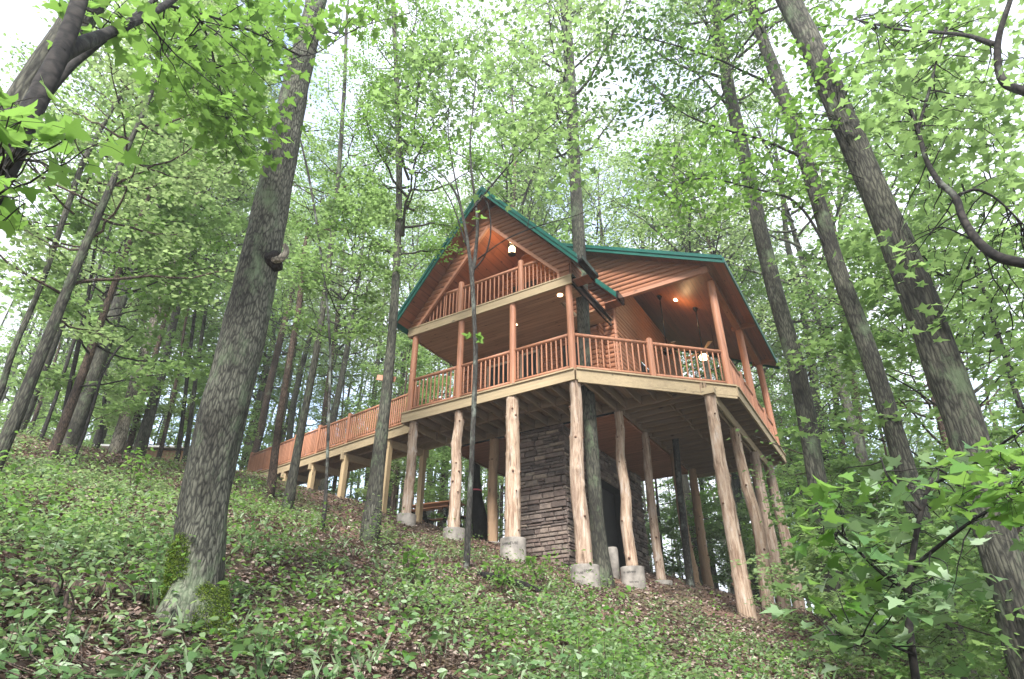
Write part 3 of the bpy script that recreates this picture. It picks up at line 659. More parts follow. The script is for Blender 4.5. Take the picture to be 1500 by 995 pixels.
def stonewall(mb, a0, a1, z0, z1, plane, axis, nrm, seed):
    rg = np.random.default_rng(seed); z = z0
    while z < z1 - .02:
        h = min(rg.choice([.075, .1, .13, .17]), z1 - z); x = a0
        while x < a1 - .01:
            w = min(rg.uniform(.14, .48), a1 - x); w = w if a1 - x - w > .08 else a1 - x
            subs = [(z, h)] if h < .15 or rg.random() < .6 else [(z, h * .5), (z + h * .5, h * .5)]
            for (zz, hh) in subs:
                d = rg.uniform(.0, .055); g = .009; c = min(.014, hh * .2)
                xa, xb, za, zb = x + g, x + w - g, zz + g, zz + hh - g
                jit = rg.uniform(-.006, .006, (4, 2)); cor = np.array([(xa, za), (xb, za), (xb, zb), (xa, zb)]) + jit
                ins = cor + (np.array([(xa + xb) / 2, (za + zb) / 2]) - cor) * [[c * 2 / max(.05, w)], [c * 2 / max(.05, w)], [c * 2 / max(.05, w)], [c * 2 / max(.05, w)]]
                ins = np.stack([np.clip(cor[:, 0], xa + c, xb - c), np.clip(cor[:, 1], za + c, zb - c)], 1)
                vs = []
                for (u, v_), dep in [(p, -.02) for p in cor] + [(p, .012 + d) for p in cor] + [(p, .028 + d) for p in ins]:
                    pl = plane + nrm * dep; vs.append((u, pl, v_) if axis == 'x' else (pl, u, v_))
                fs = [(8, 9, 10, 11)] + [(i, (i + 1) % 4, 4 + (i + 1) % 4, 4 + i) for i in range(4)] + [(4 + i, 4 + (i + 1) % 4, 8 + (i + 1) % 4, 8 + i) for i in range(4)]
                mb.add(vs, fs)
            x += w
        z += h
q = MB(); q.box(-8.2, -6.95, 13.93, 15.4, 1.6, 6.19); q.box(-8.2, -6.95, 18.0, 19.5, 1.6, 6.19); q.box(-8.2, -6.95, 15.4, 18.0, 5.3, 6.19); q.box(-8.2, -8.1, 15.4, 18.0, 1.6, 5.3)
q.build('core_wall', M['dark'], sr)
q = MB(); stonewall(q, -8.24, -6.90, 1.9, 6.19, 13.92, 'x', -1, 1); q.build('stone_face', mS, sr)
q = MB(); stonewall(q, 13.90, 15.4, 1.9, 6.19, -6.95, 'y', 1, 2); stonewall(q, 18.0, 19.5, 1.6, 6.19, -6.95, 'y', 1, 3); stonewall(q, 15.4, 18.0, 5.3, 6.19, -6.95, 'y', 1, 4); q.build('stone_face', mS, sr)
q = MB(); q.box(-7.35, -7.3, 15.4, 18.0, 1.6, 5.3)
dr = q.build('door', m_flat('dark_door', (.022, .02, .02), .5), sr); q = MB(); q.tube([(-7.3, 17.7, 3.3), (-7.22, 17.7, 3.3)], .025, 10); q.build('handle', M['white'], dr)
# low concrete pillar stump beside the trunk
q = MB(); zz = Gf(-5.75, 14.3); q.tube([(-6.0, 14.4, zz - .2), (-6.0, 14.4, 2.95), (-6.0, 14.4, 3.0)], [.14, .135, .11], 18); o = q.build('concrete_pillar', M['conc'], None, True, (-6.0, 14.4, zz)); tag(o, 'short weathered grey concrete pillar beside the trunk at the stone doorway', 'pillar')

# ================================================================== WALKWAY
wk0, wk1 = np.array([-10.8, 12.42]), np.array([-22.6, 15.75]); wz0, wz1 = F - .03, 7.68
wt = thing('walkway', (*((wk0 + wk1) / 2), Gf(*((wk0 + wk1) / 2))), 'long raised wooden walkway with red-brown railings climbing left to the hillside', 'walkway')
wd = (wk1 - wk0); WL = np.linalg.norm(wd); wd /= WL; wn_ = np.array([-wd[1], wd[0]]); wn_ = wn_ if wn_[1] > 0 else -wn_
WW = 1.35
def wp(s, o=0, dz=0): p = wk0 + wd * s + wn_ * o; return (p[0], p[1], wz0 + (wz1 - wz0) * s / WL + dz)
q = MB(); q.prism([wp(0, 0, -.035), wp(WL, 0, -.035), wp(WL, WW, -.035), wp(0, WW, -.035)], (0, 0, .035)); q.build('walkway_floor', m_plank('walkway_boards', (.30, .20, .13), 'x', 'y', .14), wt)
for o_ in (-.024, WW + .024):
    q = MB(); q.beam(wp(0, o_, -.165), wp(WL, o_, -.165), .045, .25); q.build('fascia', M['lum_x'], wt)
    q = MB(); q.beam(wp(0, o_ * 1.2, -.016), wp(WL, o_ * 1.2, -.016), .1, .034); q.build('edge_board', M['lum_x'], wt)
for o_ in (.45, .9):
    q = MB(); q.beam(wp(.1, o_, -.16), wp(WL - .1, o_, -.16), .04, .22); q.build('joist', M['jstx'], wt)
seg = [.05, 1.85, 3.9, 6.0, 7.9, 9.9, WL - .1]
for s in seg:
    for o_ in (.06, WW - .06):
        x, y, z = wp(s, o_); q = MB(); q.box(x - .055, x + .055, y - .055, y + .055, z, z + 1.1); q.build('rail_post', M['rail_z'], wt)
for i, (a, b_) in enumerate(zip(seg, seg[1:])):
    pa_, pb_ = wp(a + .07, .06), wp(b_ - .07, .06); railing(pa_[:2], pb_[:2], 0, .98, 15, M['rail_x'], wt, True, .12, (pa_[2], pb_[2]), .042, .025)
    pa_, pb_ = wp(a + .07, WW - .06), wp(b_ - .07, WW - .06); railing(pa_[:2], pb_[:2], 0, .98, 12, M['rail_x'], wt, False, .12, (pa_[2], pb_[2]), .038)
pa_, pb_ = wp(WL - .1, .06), wp(WL - .1, WW + .6)
railing(pa_[:2], pb_[:2], 0, .98, 10, M['rail_y'], wt, False, .12, (pa_[2], pb_[2]), .038)
for s in (1.3, 3.85, 6.1, 8.3):
    for o_ in (.07, WW - .07):
        x, y, z = wp(s, o_); q = MB(); g_z = Gf(x, y) - .3; q.box(x - .075, x + .075, y - .075, y + .075, g_z, z - .30); q.build('support_post', M['lum_z'], wt)
    x0, y0, z0 = wp(s, -.1, -.40); x1, y1, z1 = wp(s, WW + .1, -.40)
    q = MB(); q.beam((x0, y0, z0), (x1, y1, z1), .09, .22); q.build('cross_beam', M['lum_y'], wt)

# ================================================================== DECK FURNITURE, TABLE, CABIN
def chair(x, y, z, rz, name, label, cat):
    o = thing(name, (x, y, z), label, cat); mt = M['rail_z']
    def B(nm, *bx):
        q = MB()
        for b_ in bx: q.beam(*b_)
        v = np.vstack(q.v); me = mk(nm, v, q.f, mt, o); return me
    B('seat', ((-.26, -.25, .36), (-.26, .25, .30), .1, .025), ((-.13, -.25, .36), (-.13, .25, .30), .11, .025), ((0, -.25, .36), (0, .25, .30), .11, .025), ((.13, -.25, .36), (.13, .25, .30), .11, .025), ((.26, -.25, .36), (.26, .25, .30), .1, .025))
    B('backrest', *[((dx_, .22, .25), (dx_ * 1.15, .48, .98 - abs(dx_) * .5), .095, .022, (0, 1, 0)) for dx_ in (-.22, -.11, 0, .11, .22)], ((-.28, .36, .66), (.28, .36, .66), .03, .06))
    for sx in (-1, 1):
        B('armrest', ((sx * .33, -.32, .58), (sx * .33, .38, .56), .11, .025))
        B('leg', ((sx * .31, -.27, 0), (sx * .31, -.27, .57), .05, .09, (0, 1, 0))); B('leg', ((sx * .31, -.1, .33), (sx * .31, .50, .02), .04, .12), ((sx * .31, .34, .1), (sx * .31, .34, .56), .05, .06, (0, 1, 0)))
    o.rotation_euler = (0, 0, rz); return o
chair(-10.2, 13.05, F, R(60), 'deck_chair', 'slatted red-brown armchair at the far left end of the front deck', 'chair')
# covered grill on the porch
gx_, gy_ = -4.85, 15.3
o = thing('grill', (gx_, gy_, F), 'dark kettle grill with pale lid standing on the porch by the cabin wall', 'grill')
q = MB()
for k in range(3):
    a = k * 2.09 + .5; q.tube([(gx_ + .25 * math.cos(a), gy_ + .25 * math.sin(a), F), (gx_ + .12 * math.cos(a), gy_ + .12 * math.sin(a), F + .55)], .014, 8)
q.build('stand', M['black'], o); q = MB(); q.tube([(gx_, gy_, F + .5), (gx_, gy_, F + .56), (gx_, gy_, F + .68), (gx_, gy_, F + .76)], [.08, .2, .28, .29], 24); q.build('bowl', M['black'], o, True)
q = MB(); q.tube([(gx_, gy_, F + .765), (gx_, gy_, F + .85), (gx_, gy_, F + .93), (gx_, gy_, F + .97)], [.295, .27, .17, .04], 24); ld = q.build('lid', M['white'], o, True); q = MB(); q.tube([(gx_ - .07, gy_, F + 1.0), (gx_ + .07, gy_, F + 1.0)], .015, 8); q.build('handle', M['black'], ld)
# picnic table behind the stilts
tx, ty = -13.35, 16.9; tz = Gf(tx, ty)
o = thing('picnic_table', (tx, ty, tz), 'small picnic table with orange-brown plank top on the path behind the stilts', 'picnic table')
q = MB()
for k in range(5): q.box(-.9, .9, -.37 + k * .15, -.24 + k * .15, .72, .76)
mk('tabletop', np.vstack(q.v), q.f, M['ranch'], o)
for s_ in (-1, 1):
    q = MB(); q.box(-.9, .9, s_ * .72 - .13, s_ * .72 + .13, .42, .46); mk('bench', np.vstack(q.v), q.f, M['ranch'], o)
    for k in (-1, 1):
        q = MB(); q.beam((s_ * .65, k * .60, 0), (s_ * .65, k * .22, .72), .09, .09, (1, 0, 0)); mk('leg', np.vstack(q.v), q.f, M['black'], o)
    q = MB(); q.box(s_ * .65 + .05, s_ * .65 + .09, -.8, .8, .33, .42); mk('brace', np.vstack(q.v), q.f, M['black'], o)
o.rotation_euler = (0, 0, R(8)); o.location.z = max(tz, at(620, 757, math.hypot(tx, ty))[2] - .72)
# low earth bed retained by a plank below the table
# distant low building on the crest
hx, hy, hz = at(238, 666, 30); gz_ = Gf(hx, hy)
o = thing('shed', (hx, hy, gz_), 'low distant shed with pale roof, just visible over the crest between trunks', 'shed')
q = MB(); q.box(-1.7, 1.7, -1.3, 1.3, -.5, hz - gz_ - .25); mk('wall', np.vstack(q.v), q.f, M['weath'], o)
q = MB(); hh = hz - gz_ - .22; q.prism([(-2.0, -1.6, hh), (2.0, -1.6, hh), (2.0, 0, hh + .3), (-2.0, 0, hh + .3)], (0, 0, .08)); q.prism([(-2.0, 0, hh + .3), (2.0, 0, hh + .3), (2.0, 1.6, hh), (-2.0, 1.6, hh)], (0, 0, .08)); mk('roof', np.vstack(q.v), q.f, M['white'], o); o.rotation_euler = (0, 0, R(35))
# ================================================================== VEGETATION
T_QUAD = np.array([(0, 0, 0), (.34, .5, .07), (0, 1, -.06), (-.34, .5, .07)])
def mirror(h): h = np.array(h, float); return np.vstack([h, (h[1:-1] * [-1, 1])[::-1]])
def lift(o, b=.18): return np.column_stack([o, b * np.abs(o[:, 0]) - .16 * o[:, 1] ** 2])
T_MAPLE = lift(mirror([(0, 0), (.30, -.10), (.22, .10), (.50, .18), (.64, .46), (.42, .43), (.25, .50), (.22, .70), (0, 1)]), .34)
T_MAPLE6 = lift(mirror([(0, 0), (.30, -.05), (.22, .18), (.60, .42), (.24, .50), (0, 1)]))
T_OVATE = lift(mirror([(0, 0), (.20, .18), (.27, .42), (.17, .74), (0, 1)]), .25)
T_LITTER = np.array([(-.3, 0, 0), (.3, .05, .12), (.22, .8, .0), (-.2, .7, .14)])
def leaves(P_, rng, size, tmpl, tilt=.45, head=None, roll=None):
    n = len(P_); a = rng.uniform(0, 2 * np.pi, n) if head is None else head + rng.normal(0, .5, n)
    up = np.stack([rng.normal(0, tilt, n), rng.normal(0, tilt, n), np.ones(n)], 1); up /= np.linalg.norm(up, axis=1)[:, None]
    d = np.stack([np.cos(a), np.sin(a), -.25 + rng.normal(0, .3, n)], 1)
    x = np.cross(d, up); x /= np.linalg.norm(x, axis=1)[:, None] + 1e-9; y = np.cross(up, x)
    s = (size * rng.uniform(.6, 1.2, n))[:, None, None] if np.isscalar(size) else (size * rng.uniform(.75, 1.15, n))[:, None, None]
    T = tmpl[None]
    v = P_[:, None] + s * (T[..., 0:1] * x[:, None] + T[..., 1:2] * y[:, None] + T[..., 2:3] * up[:, None])
    return v.reshape(-1, 3)
def bezier(p0, p1, sag=0., n=8, side=0, rng=None):
    p0, p1 = np.array(p0, float), np.array(p1, float); t = np.linspace(0, 1, n)[:, None]; d = p1 - p0
    perp = np.array([-d[1], d[0], 0]) * side
    w = 0 if rng is None else np.cumsum(rng.normal(0, .02, (n, 3)), 0) * np.linalg.norm(d) * t * (1 - t) * 4
    return p0 + d * t + (np.array([0, 0, sag]) + perp) * (4 * t * (1 - t)) + w

def crown(seed, H, cb, Rr, nl, nleaf, lsize, tmpl, up=.5, flat=.12, limbr=.035, top=1.0, gap=0.0):
    """limbs and leaves of a tree of height H whose crown starts at cb; z=0 is the tree's foot"""
    rg = np.random.default_rng(seed); wood = MB(); sp_ = []; wts = []
    for i in range(nl):
        u = (i + rg.uniform(0, 1)) / nl; z = cb + (H * top - cb) * u ** .9
        a = i * 2.39996 + rg.uniform(-.5, .5); L = Rr * (1 - .62 * u ** 1.6) * rg.uniform(.65, 1.15) * (.6 + .4 * min(1, u * 5))
        el = up * rg.uniform(.5, 1.3) + .5 * u; e = np.array([math.cos(a) * math.cos(el), math.sin(a) * math.cos(el), math.sin(el)]) * L
        p0 = np.array([0, 0, z]); path_ = bezier(p0, p0 + e, -.06 * L, 9, rg.uniform(-.1, .1), rg)
        r0 = limbr * (.35 + .65 * L / Rr) * (1.1 - .5 * u); wood.tube(path_, np.linspace(r0, r0 * .22, 9), 5, False)
        for k in range(7):
            t = rg.uniform(.3, 1); j = min(7, int(t * 8)); q0 = path_[j] + (path_[j + 1] - path_[j]) * (t * 8 - j)
            sa = a + rg.choice([-1, 1]) * rg.uniform(.4, 1.2); l2 = L * rg.uniform(.2, .45) * (1.15 - .6 * t)
            q1 = q0 + np.array([math.cos(sa) * l2, math.sin(sa) * l2, rg.uniform(-.05, .25) * l2]); tw = bezier(q0, q1, .03 * l2, 5, 0, rg)
            wood.tube(tw, np.linspace(r0 * .3, r0 * .1, 5), 4, False)
            for s_ in (.45, .75, 1.):
                sp_.append(q0 + (q1 - q0) * s_); wts.append(l2 * .55 + .12)
        sp_.append(path_[-1]); wts.append(.3 * L * .5 + .1)
    sp_ = np.array(sp_); wts = np.array(wts)
    if gap: keep = rg.random(len(sp_)) > gap; sp_, wts = sp_[keep], wts[keep]
    pr = wts / wts.sum(); k = rg.choice(len(sp_), nleaf, p=pr); w = wts[k]
    rad = w * np.sqrt(rg.random(nleaf)); aa = rg.uniform(0, 2 * np.pi, nleaf)
    P_ = sp_[k] + np.stack([rad * np.cos(aa), rad * np.sin(aa), rg.normal(0, 1, nleaf) * w * flat - .04 * rad], 1)
    return wood, leaves(P_, rg, lsize, tmpl)
def wood_mesh(name, mb, mat):
    me = bpy.data.meshes.new(name); me.from_pydata(np.vstack(mb.v).tolist(), [], mb.f); me.polygons.foreach_set('use_smooth', np.ones(len(me.polygons), bool)); me.materials.append(mat); me.update(); return me
def bark_fun(seed, amp, fu, fv, ridge=1.):
    def f(rr, L, A):
        n1 = fbm(np.cos(A) * rr * fu, np.sin(A) * rr * fu, L * fv, 3, seed)
        n2 = 1 - 2 * np.abs(fbm(np.cos(A) * rr * fu * .6 + 9, np.sin(A) * rr * fu * .6, L * fv * .5, 2, seed + 3)) * 2
        big = fbm(np.cos(A) * 1.1, np.sin(A) * 1.1, L * .5, 2, seed + 6)
        return rr * (1 + .12 * big) + amp * (n1 * 1.2 + ridge * (n2 - .5) * .6)
    return f

# ---- reusable crowns
CV = {}
def variant(key, lm, bm, tm, lsize, **kw):
    w, v = crown(lsize=lsize, tmpl=tm, **kw)
    CV[key] = (wood_mesh('limbs', w, BK[bm]), fastmesh('crown', v, len(tm), LF[lm]), kw['H'])
for i in range(3):
    variant('under%d' % i, ['fresh', 'mid', 'pale'][i], 'brown', T_QUAD, .112, seed=20 + i, H=9 + i, cb=1.2 + .6 * i, Rr=3.6, nl=26, nleaf=6200, up=.35, flat=.10, limbr=.035)
for i in range(3):
    variant('tall%d' % i, ['mid', 'pale', 'fresh'][i], 'grey', T_QUAD, .165, seed=40 + i, H=23 + i, cb=8.5 + i, Rr=5.4, nl=34, nleaf=8500, up=.55, flat=.22, limbr=.09)
for i in range(2):
    variant('maple%d' % i, ['fresh', 'mid'][i], 'dark', T_MAPLE6, .15, seed=60 + i, H=8.5, cb=1.5, Rr=3.2, nl=26, nleaf=5200, up=.35, flat=.08, limbr=.028)
variant('shrub0', 'mid', 'brown', T_QUAD, .13, seed=80, H=3.2, cb=.3, Rr=2.0, nl=16, nleaf=3600, up=.4, flat=.12, limbr=.015)
variant('shrub1', 'pale', 'brown', T_QUAD, .12, seed=81, H=2.4, cb=.2, Rr=1.7, nl=14, nleaf=3000, up=.4, flat=.12, limbr=.012)

def trunk_line(px, s, ext=0., flare=.35, bark='grey', seed=1, n=None, amp=.012, base_drop=.25):
    """centre line and radius of a trunk seen at pixels (x, y, width), standing at distance s"""
    pts = []; rad = []
    for (x, y, w) in px:
        p = at(x, y, s); depth = p @ _f; pts.append(p); rad.append(w * depth / FPX / 2 * .87 * math.cos(math.atan2(x - 750, FPX)) ** .8)
    pts, rad = np.array(pts), np.array(rad)
    if ext:
        d = pts[-1] - pts[-2]; d /= np.linalg.norm(d); d = d * .5 + np.array([0, 0, .5]); pts = np.vstack([pts, pts[-1] + d * ext]); rad = np.append(rad, rad[-1] * .45)
    L = np.concatenate([[0], np.cumsum(np.linalg.norm(np.diff(pts, axis=0), axis=1))])
    m = int(max(14, L[-1] / (.05 if n and n > 60 else .14))); t = np.linspace(0, L[-1], m)
    P3 = np.stack([np.interp(t, L, pts[:, i]) for i in range(3)], 1); rr = np.interp(t, L, rad)
    k = max(3, m // 14) | 1; ker = np.ones(k) / k                      # smooth the corners
    for i in range(3): P3[:, i] = np.convolve(np.pad(P3[:, i], k // 2, 'reflect', reflect_type='odd'), ker, 'valid')
    rr = np.convolve(np.pad(rr, k // 2, 'edge'), ker, 'valid')
    rr = rr * (1 + flare * np.exp(-t / .35))
    return P3, rr
TREES = []
def tree(name, label, cat, px, s=None, bark='grey', crowns=(), ext=0., flare=.35, seg=22, amp=.012, fu=9, fv=2.2, group=None, seed=None, drop=.3):
    s = s or hit(px[0][0], px[0][1]); seed = seed or (int(px[0][0]) * 7 + int(px[0][1]))
    P3, rr = trunk_line(px, s, ext, flare, bark, seed, seg)
    g = Gf(P3[0][0], P3[0][1])
    if P3[0][2] > g - drop:                                           # root it in the ground
        P3 = np.vstack([[P3[0][0], P3[0][1], g - drop], P3]) if P3[0][2] - (g - drop) > .15 else P3; 
        if len(P3) > len(rr): rr = np.append(rr[0] * 1.1, rr)
    base = (P3[0][0], P3[0][1], g); o = thing(name, base, label, cat, group)
    mb = MB(); mb.tube(P3, rr, seg, True, bark_fun(seed, amp, fu, fv)); tr_ = mb.build('trunk', BK[bark], o, True)
    TREES.append((o, P3, rr))
    for i, (key, zoff, rz, sc, fx, fy) in enumerate(crowns):
        lm_, cm_, H_ = CV[key]
        obj('limbs', lm_, o, (fx, fy, zoff), rz, sc); obj('crown', cm_, o, (fx, fy, zoff), rz, sc)
    return o, P3, rr
def topof(P3, base=None): return P3[-1]
def crown_at(o, P3, key, z_rel, rz, sc):
    """hang a crown so that its foot sits on the trunk line z_rel above the base"""
    b0 = np.array(o['_b']); i = int(np.argmin(np.abs(P3[:, 2] - (b0[2] + z_rel)))); p = P3[i] - b0
    lm_, cm_, H_ = CV[key]; obj('limbs', lm_, o, tuple(p), rz, sc); obj('crown', cm_, o, tuple(p), rz, sc)

# ---- foliage boughs that belong to a given tree
def bough(o, px, r0, r1, mat, name='branch'):
    """px: list of (x, y, s)"""
    pts = np.array([at(*p) for p in px]); t = np.linspace(0, len(pts) - 1, len(pts) * 7)
    P3 = np.stack([np.interp(t, range(len(pts)), pts[:, i]) for i in range(3)], 1)
    k = 7
    for i in range(3): P3[:, i] = np.convolve(np.pad(P3[:, i], k // 2, 'reflect', reflect_type='odd'), np.ones(k) / k, 'valid')
    mb = MB(); mb.tube(P3, np.linspace(r0, r1, len(P3)), 12, True, lambda rr, L, A: rr * (1 + .22 * fbm(np.cos(A), np.sin(A), L * 4, 3, len(pts)))); mb.build(name, mat, o, True); return P3
def sprays(o, roots, centers, per, lsize, tmpl, mat, seed, spread=.28, twig=.006, tmat=None, flat=.12, tilt=.45, name='foliage'):
    rg = np.random.default_rng(seed); roots = np.array(roots); W_ = MB(); LV = []
    for c_ in centers:
        c_ = np.array(c_); d = np.linalg.norm(roots - c_, axis=1); r = roots[int(np.argmin(d + rg.uniform(0, .8, len(d))))]
        if np.linalg.norm(c_ - r) > 1.3: r = c_ + (r - c_) * .45 / np.linalg.norm(c_ - r)
        tw = bezier(r, c_, .04 * np.linalg.norm(c_ - r), 7, rg.uniform(-.08, .08), rg); W_.tube(tw, np.linspace(twig * 1.6, twig * .5, 7), 5, False)
        ax = tw[-1] - tw[-2]; ax /= np.linalg.norm(ax) + 1e-9
        n = max(1, int(per * rg.uniform(.6, 1.4))); rad = spread * np.sqrt(rg.random(n)); a = rg.uniform(0, 2 * np.pi, n)
        LV.append(c_ + ax * (rg.random(n) - .5)[:, None] * spread + np.stack([rad * np.cos(a), rad * np.sin(a), rg.normal(0, flat * spread * 2, n) - .1 * rad], 1))
        for q in LV[-1][:4]: W_.tube(bezier(c_, q, .01, 3), [twig * .4, twig * .3, twig * .25], 4, False)
    tag(W_.build('twigs', tmat or BK['dark'], o, True), kind='stuff')
    v = leaves(np.vstack(LV), rg, lsize, tmpl, tilt) - np.array(o['_b']); obj(name, fastmesh(name, v, len(tmpl), mat), o)
def region(rg, n, x0, x1, y0, y1, s0, s1, shape='ell'):
    out = []
    while len(out) < n:
        u, v = rg.uniform(-1, 1, 2)
        if shape == 'ell' and u * u + v * v > 1: continue
        out.append(at((x0 + x1) / 2 + u * (x1 - x0) / 2, (y0 + y1) / 2 + v * (y1 - y0) / 2, rg.uniform(s0, s1)))
    return out

# ================================================================== THE TREES ONE CAN TELL APART
# big scaly trunk in the left foreground
px = [(284, 915, 84), (288, 850, 88), (288, 806, 87), (292, 780, 85), (299, 740, 84), (306, 690, 83), (318, 640, 83), (337, 570, 81), (356, 500, 77), (372, 420, 72), (388, 350, 63), (408, 250, 53), (424, 170, 47), (438, 100, 42), (457, 30, 34), (468, -20, 32)]
o1, P1_, r1_ = tree('broad_trunk_tree', 'massive grey scaly-barked tree in the left foreground with a scar and moss at its foot', 'tree', px, 5.9, 'main', (), 5, .30, 110, .020, 16, 3.4, seed=11)
mb = MB()                                                  # root flares
for (ax, ay, w) in ((238, 892, .10), (262, 935, .12), (300, 955, .13), (345, 900, .09), (320, 930, .09)):
    e = at(ax, ay, 5.6); e = np.array([*(np.array(o1['_b'])[:2] + (e[:2] - np.array(o1['_b'])[:2])), 0]); e[2] = Gf(e[0], e[1]) - .08
    s_ = P1_[int(np.argmin(np.abs(P1_[:, 2] - P1_[0][2] - .55)))].copy(); mdl = (s_ + e) / 2 + (e - s_) * [.12, .12, 0] + np.array([0, 0, -.04])
    t = np.linspace(0, 1, 16)[:, None]; pth = (1 - t) ** 2 * s_ + 2 * t * (1 - t) * mdl + t * t * e
    mb.tube(pth, np.linspace(.17, w * .6, 16), 26, True, bark_fun(int(ax), .018, 14, 5))
mb.build('root_flare', BK['main'], o1, True)
rg = np.random.default_rng(3)                              # scar with a curled lip
c_ = at(390, 372, 5.9); tcam = -c_ / np.linalg.norm(c_); rgt = np.array([_r[0], _r[1], 0]); rr0 = .25
mb = MB(); t = np.linspace(-2.3, .9, 26)
arc = [c_ + tcam * rr0 * .86 + rgt * (.11 + .085 * math.cos(a)) + np.array([0, 0, .03 + .11 * math.sin(a)]) for a in t]
mb.tube(arc, .022 + .018 * np.sin(np.linspace(0, 3.14, 26)), 12, True, lambda rr, L, A: rr * (1 + .5 * fbm(np.cos(A), np.sin(A), L * 9, 2, 4))); mb.build('scar_lip', BK['pale'], o1, True)
mb = MB(); mb.tube([c_ + tcam * (rr0 * .60) + rgt * .10 + np.array([0, 0, -.10]), c_ + tcam * (rr0 * .86) + rgt * .105 + np.array([0, 0, -.09])], [.11, .07], 18, True, lambda rr, L, A: rr * (1 + .7 * fbm(np.cos(A) * 2, np.sin(A) * 2, L * 5, 2, 6))); mb.build('dark_hollow_plug', BK['deep'], o1, True)  # solid plug, the hollow's shade put into its near-black colour
def mosspatch(center, rad, n, seed):
    rg = np.random.default_rng(seed); P_ = []
    for c_, r_ in zip(center, rad):
        k = int(n * r_ / sum(rad)); d = rg.normal(0, 1, (k, 3)); d /= np.linalg.norm(d, axis=1)[:, None]; P_.append(np.array(c_) + d * r_ * rg.uniform(.75, 1.08, (k, 1)) * [1, 1, 1.15])
    return np.vstack(P_)
P_ = []                                                    # moss on the lower bark and roots
for ob in (o1.children):
    if ob.name.split('.')[0] in ('trunk', 'root_flare'):
        co = np.array([v.co[:] for v in ob.data.vertices]); P_.append(co[co[:, 2] < .8])
P_ = np.vstack(P_); side = P_ @ np.array([_r[0], _r[1], 0])
mk_ = fbm(P_[:, 0] * 3.2, P_[:, 1] * 3.2, P_[:, 2] * 2.4, 3, 17) + .16 - .30 * P_[:, 2] - .22 * np.clip(side + .05, -.3, 1)
P_ = P_[mk_ > .09]; rg = np.random.default_rng(6); P_ = P_[rg.integers(0, len(P_), 95000)]; P_ = P_ + rg.normal(0, .014, P_.shape)
obj('moss', fastmesh('moss', leaves(P_, rg, .014, T_QUAD, 1.2), 4, LF['moss']), o1)

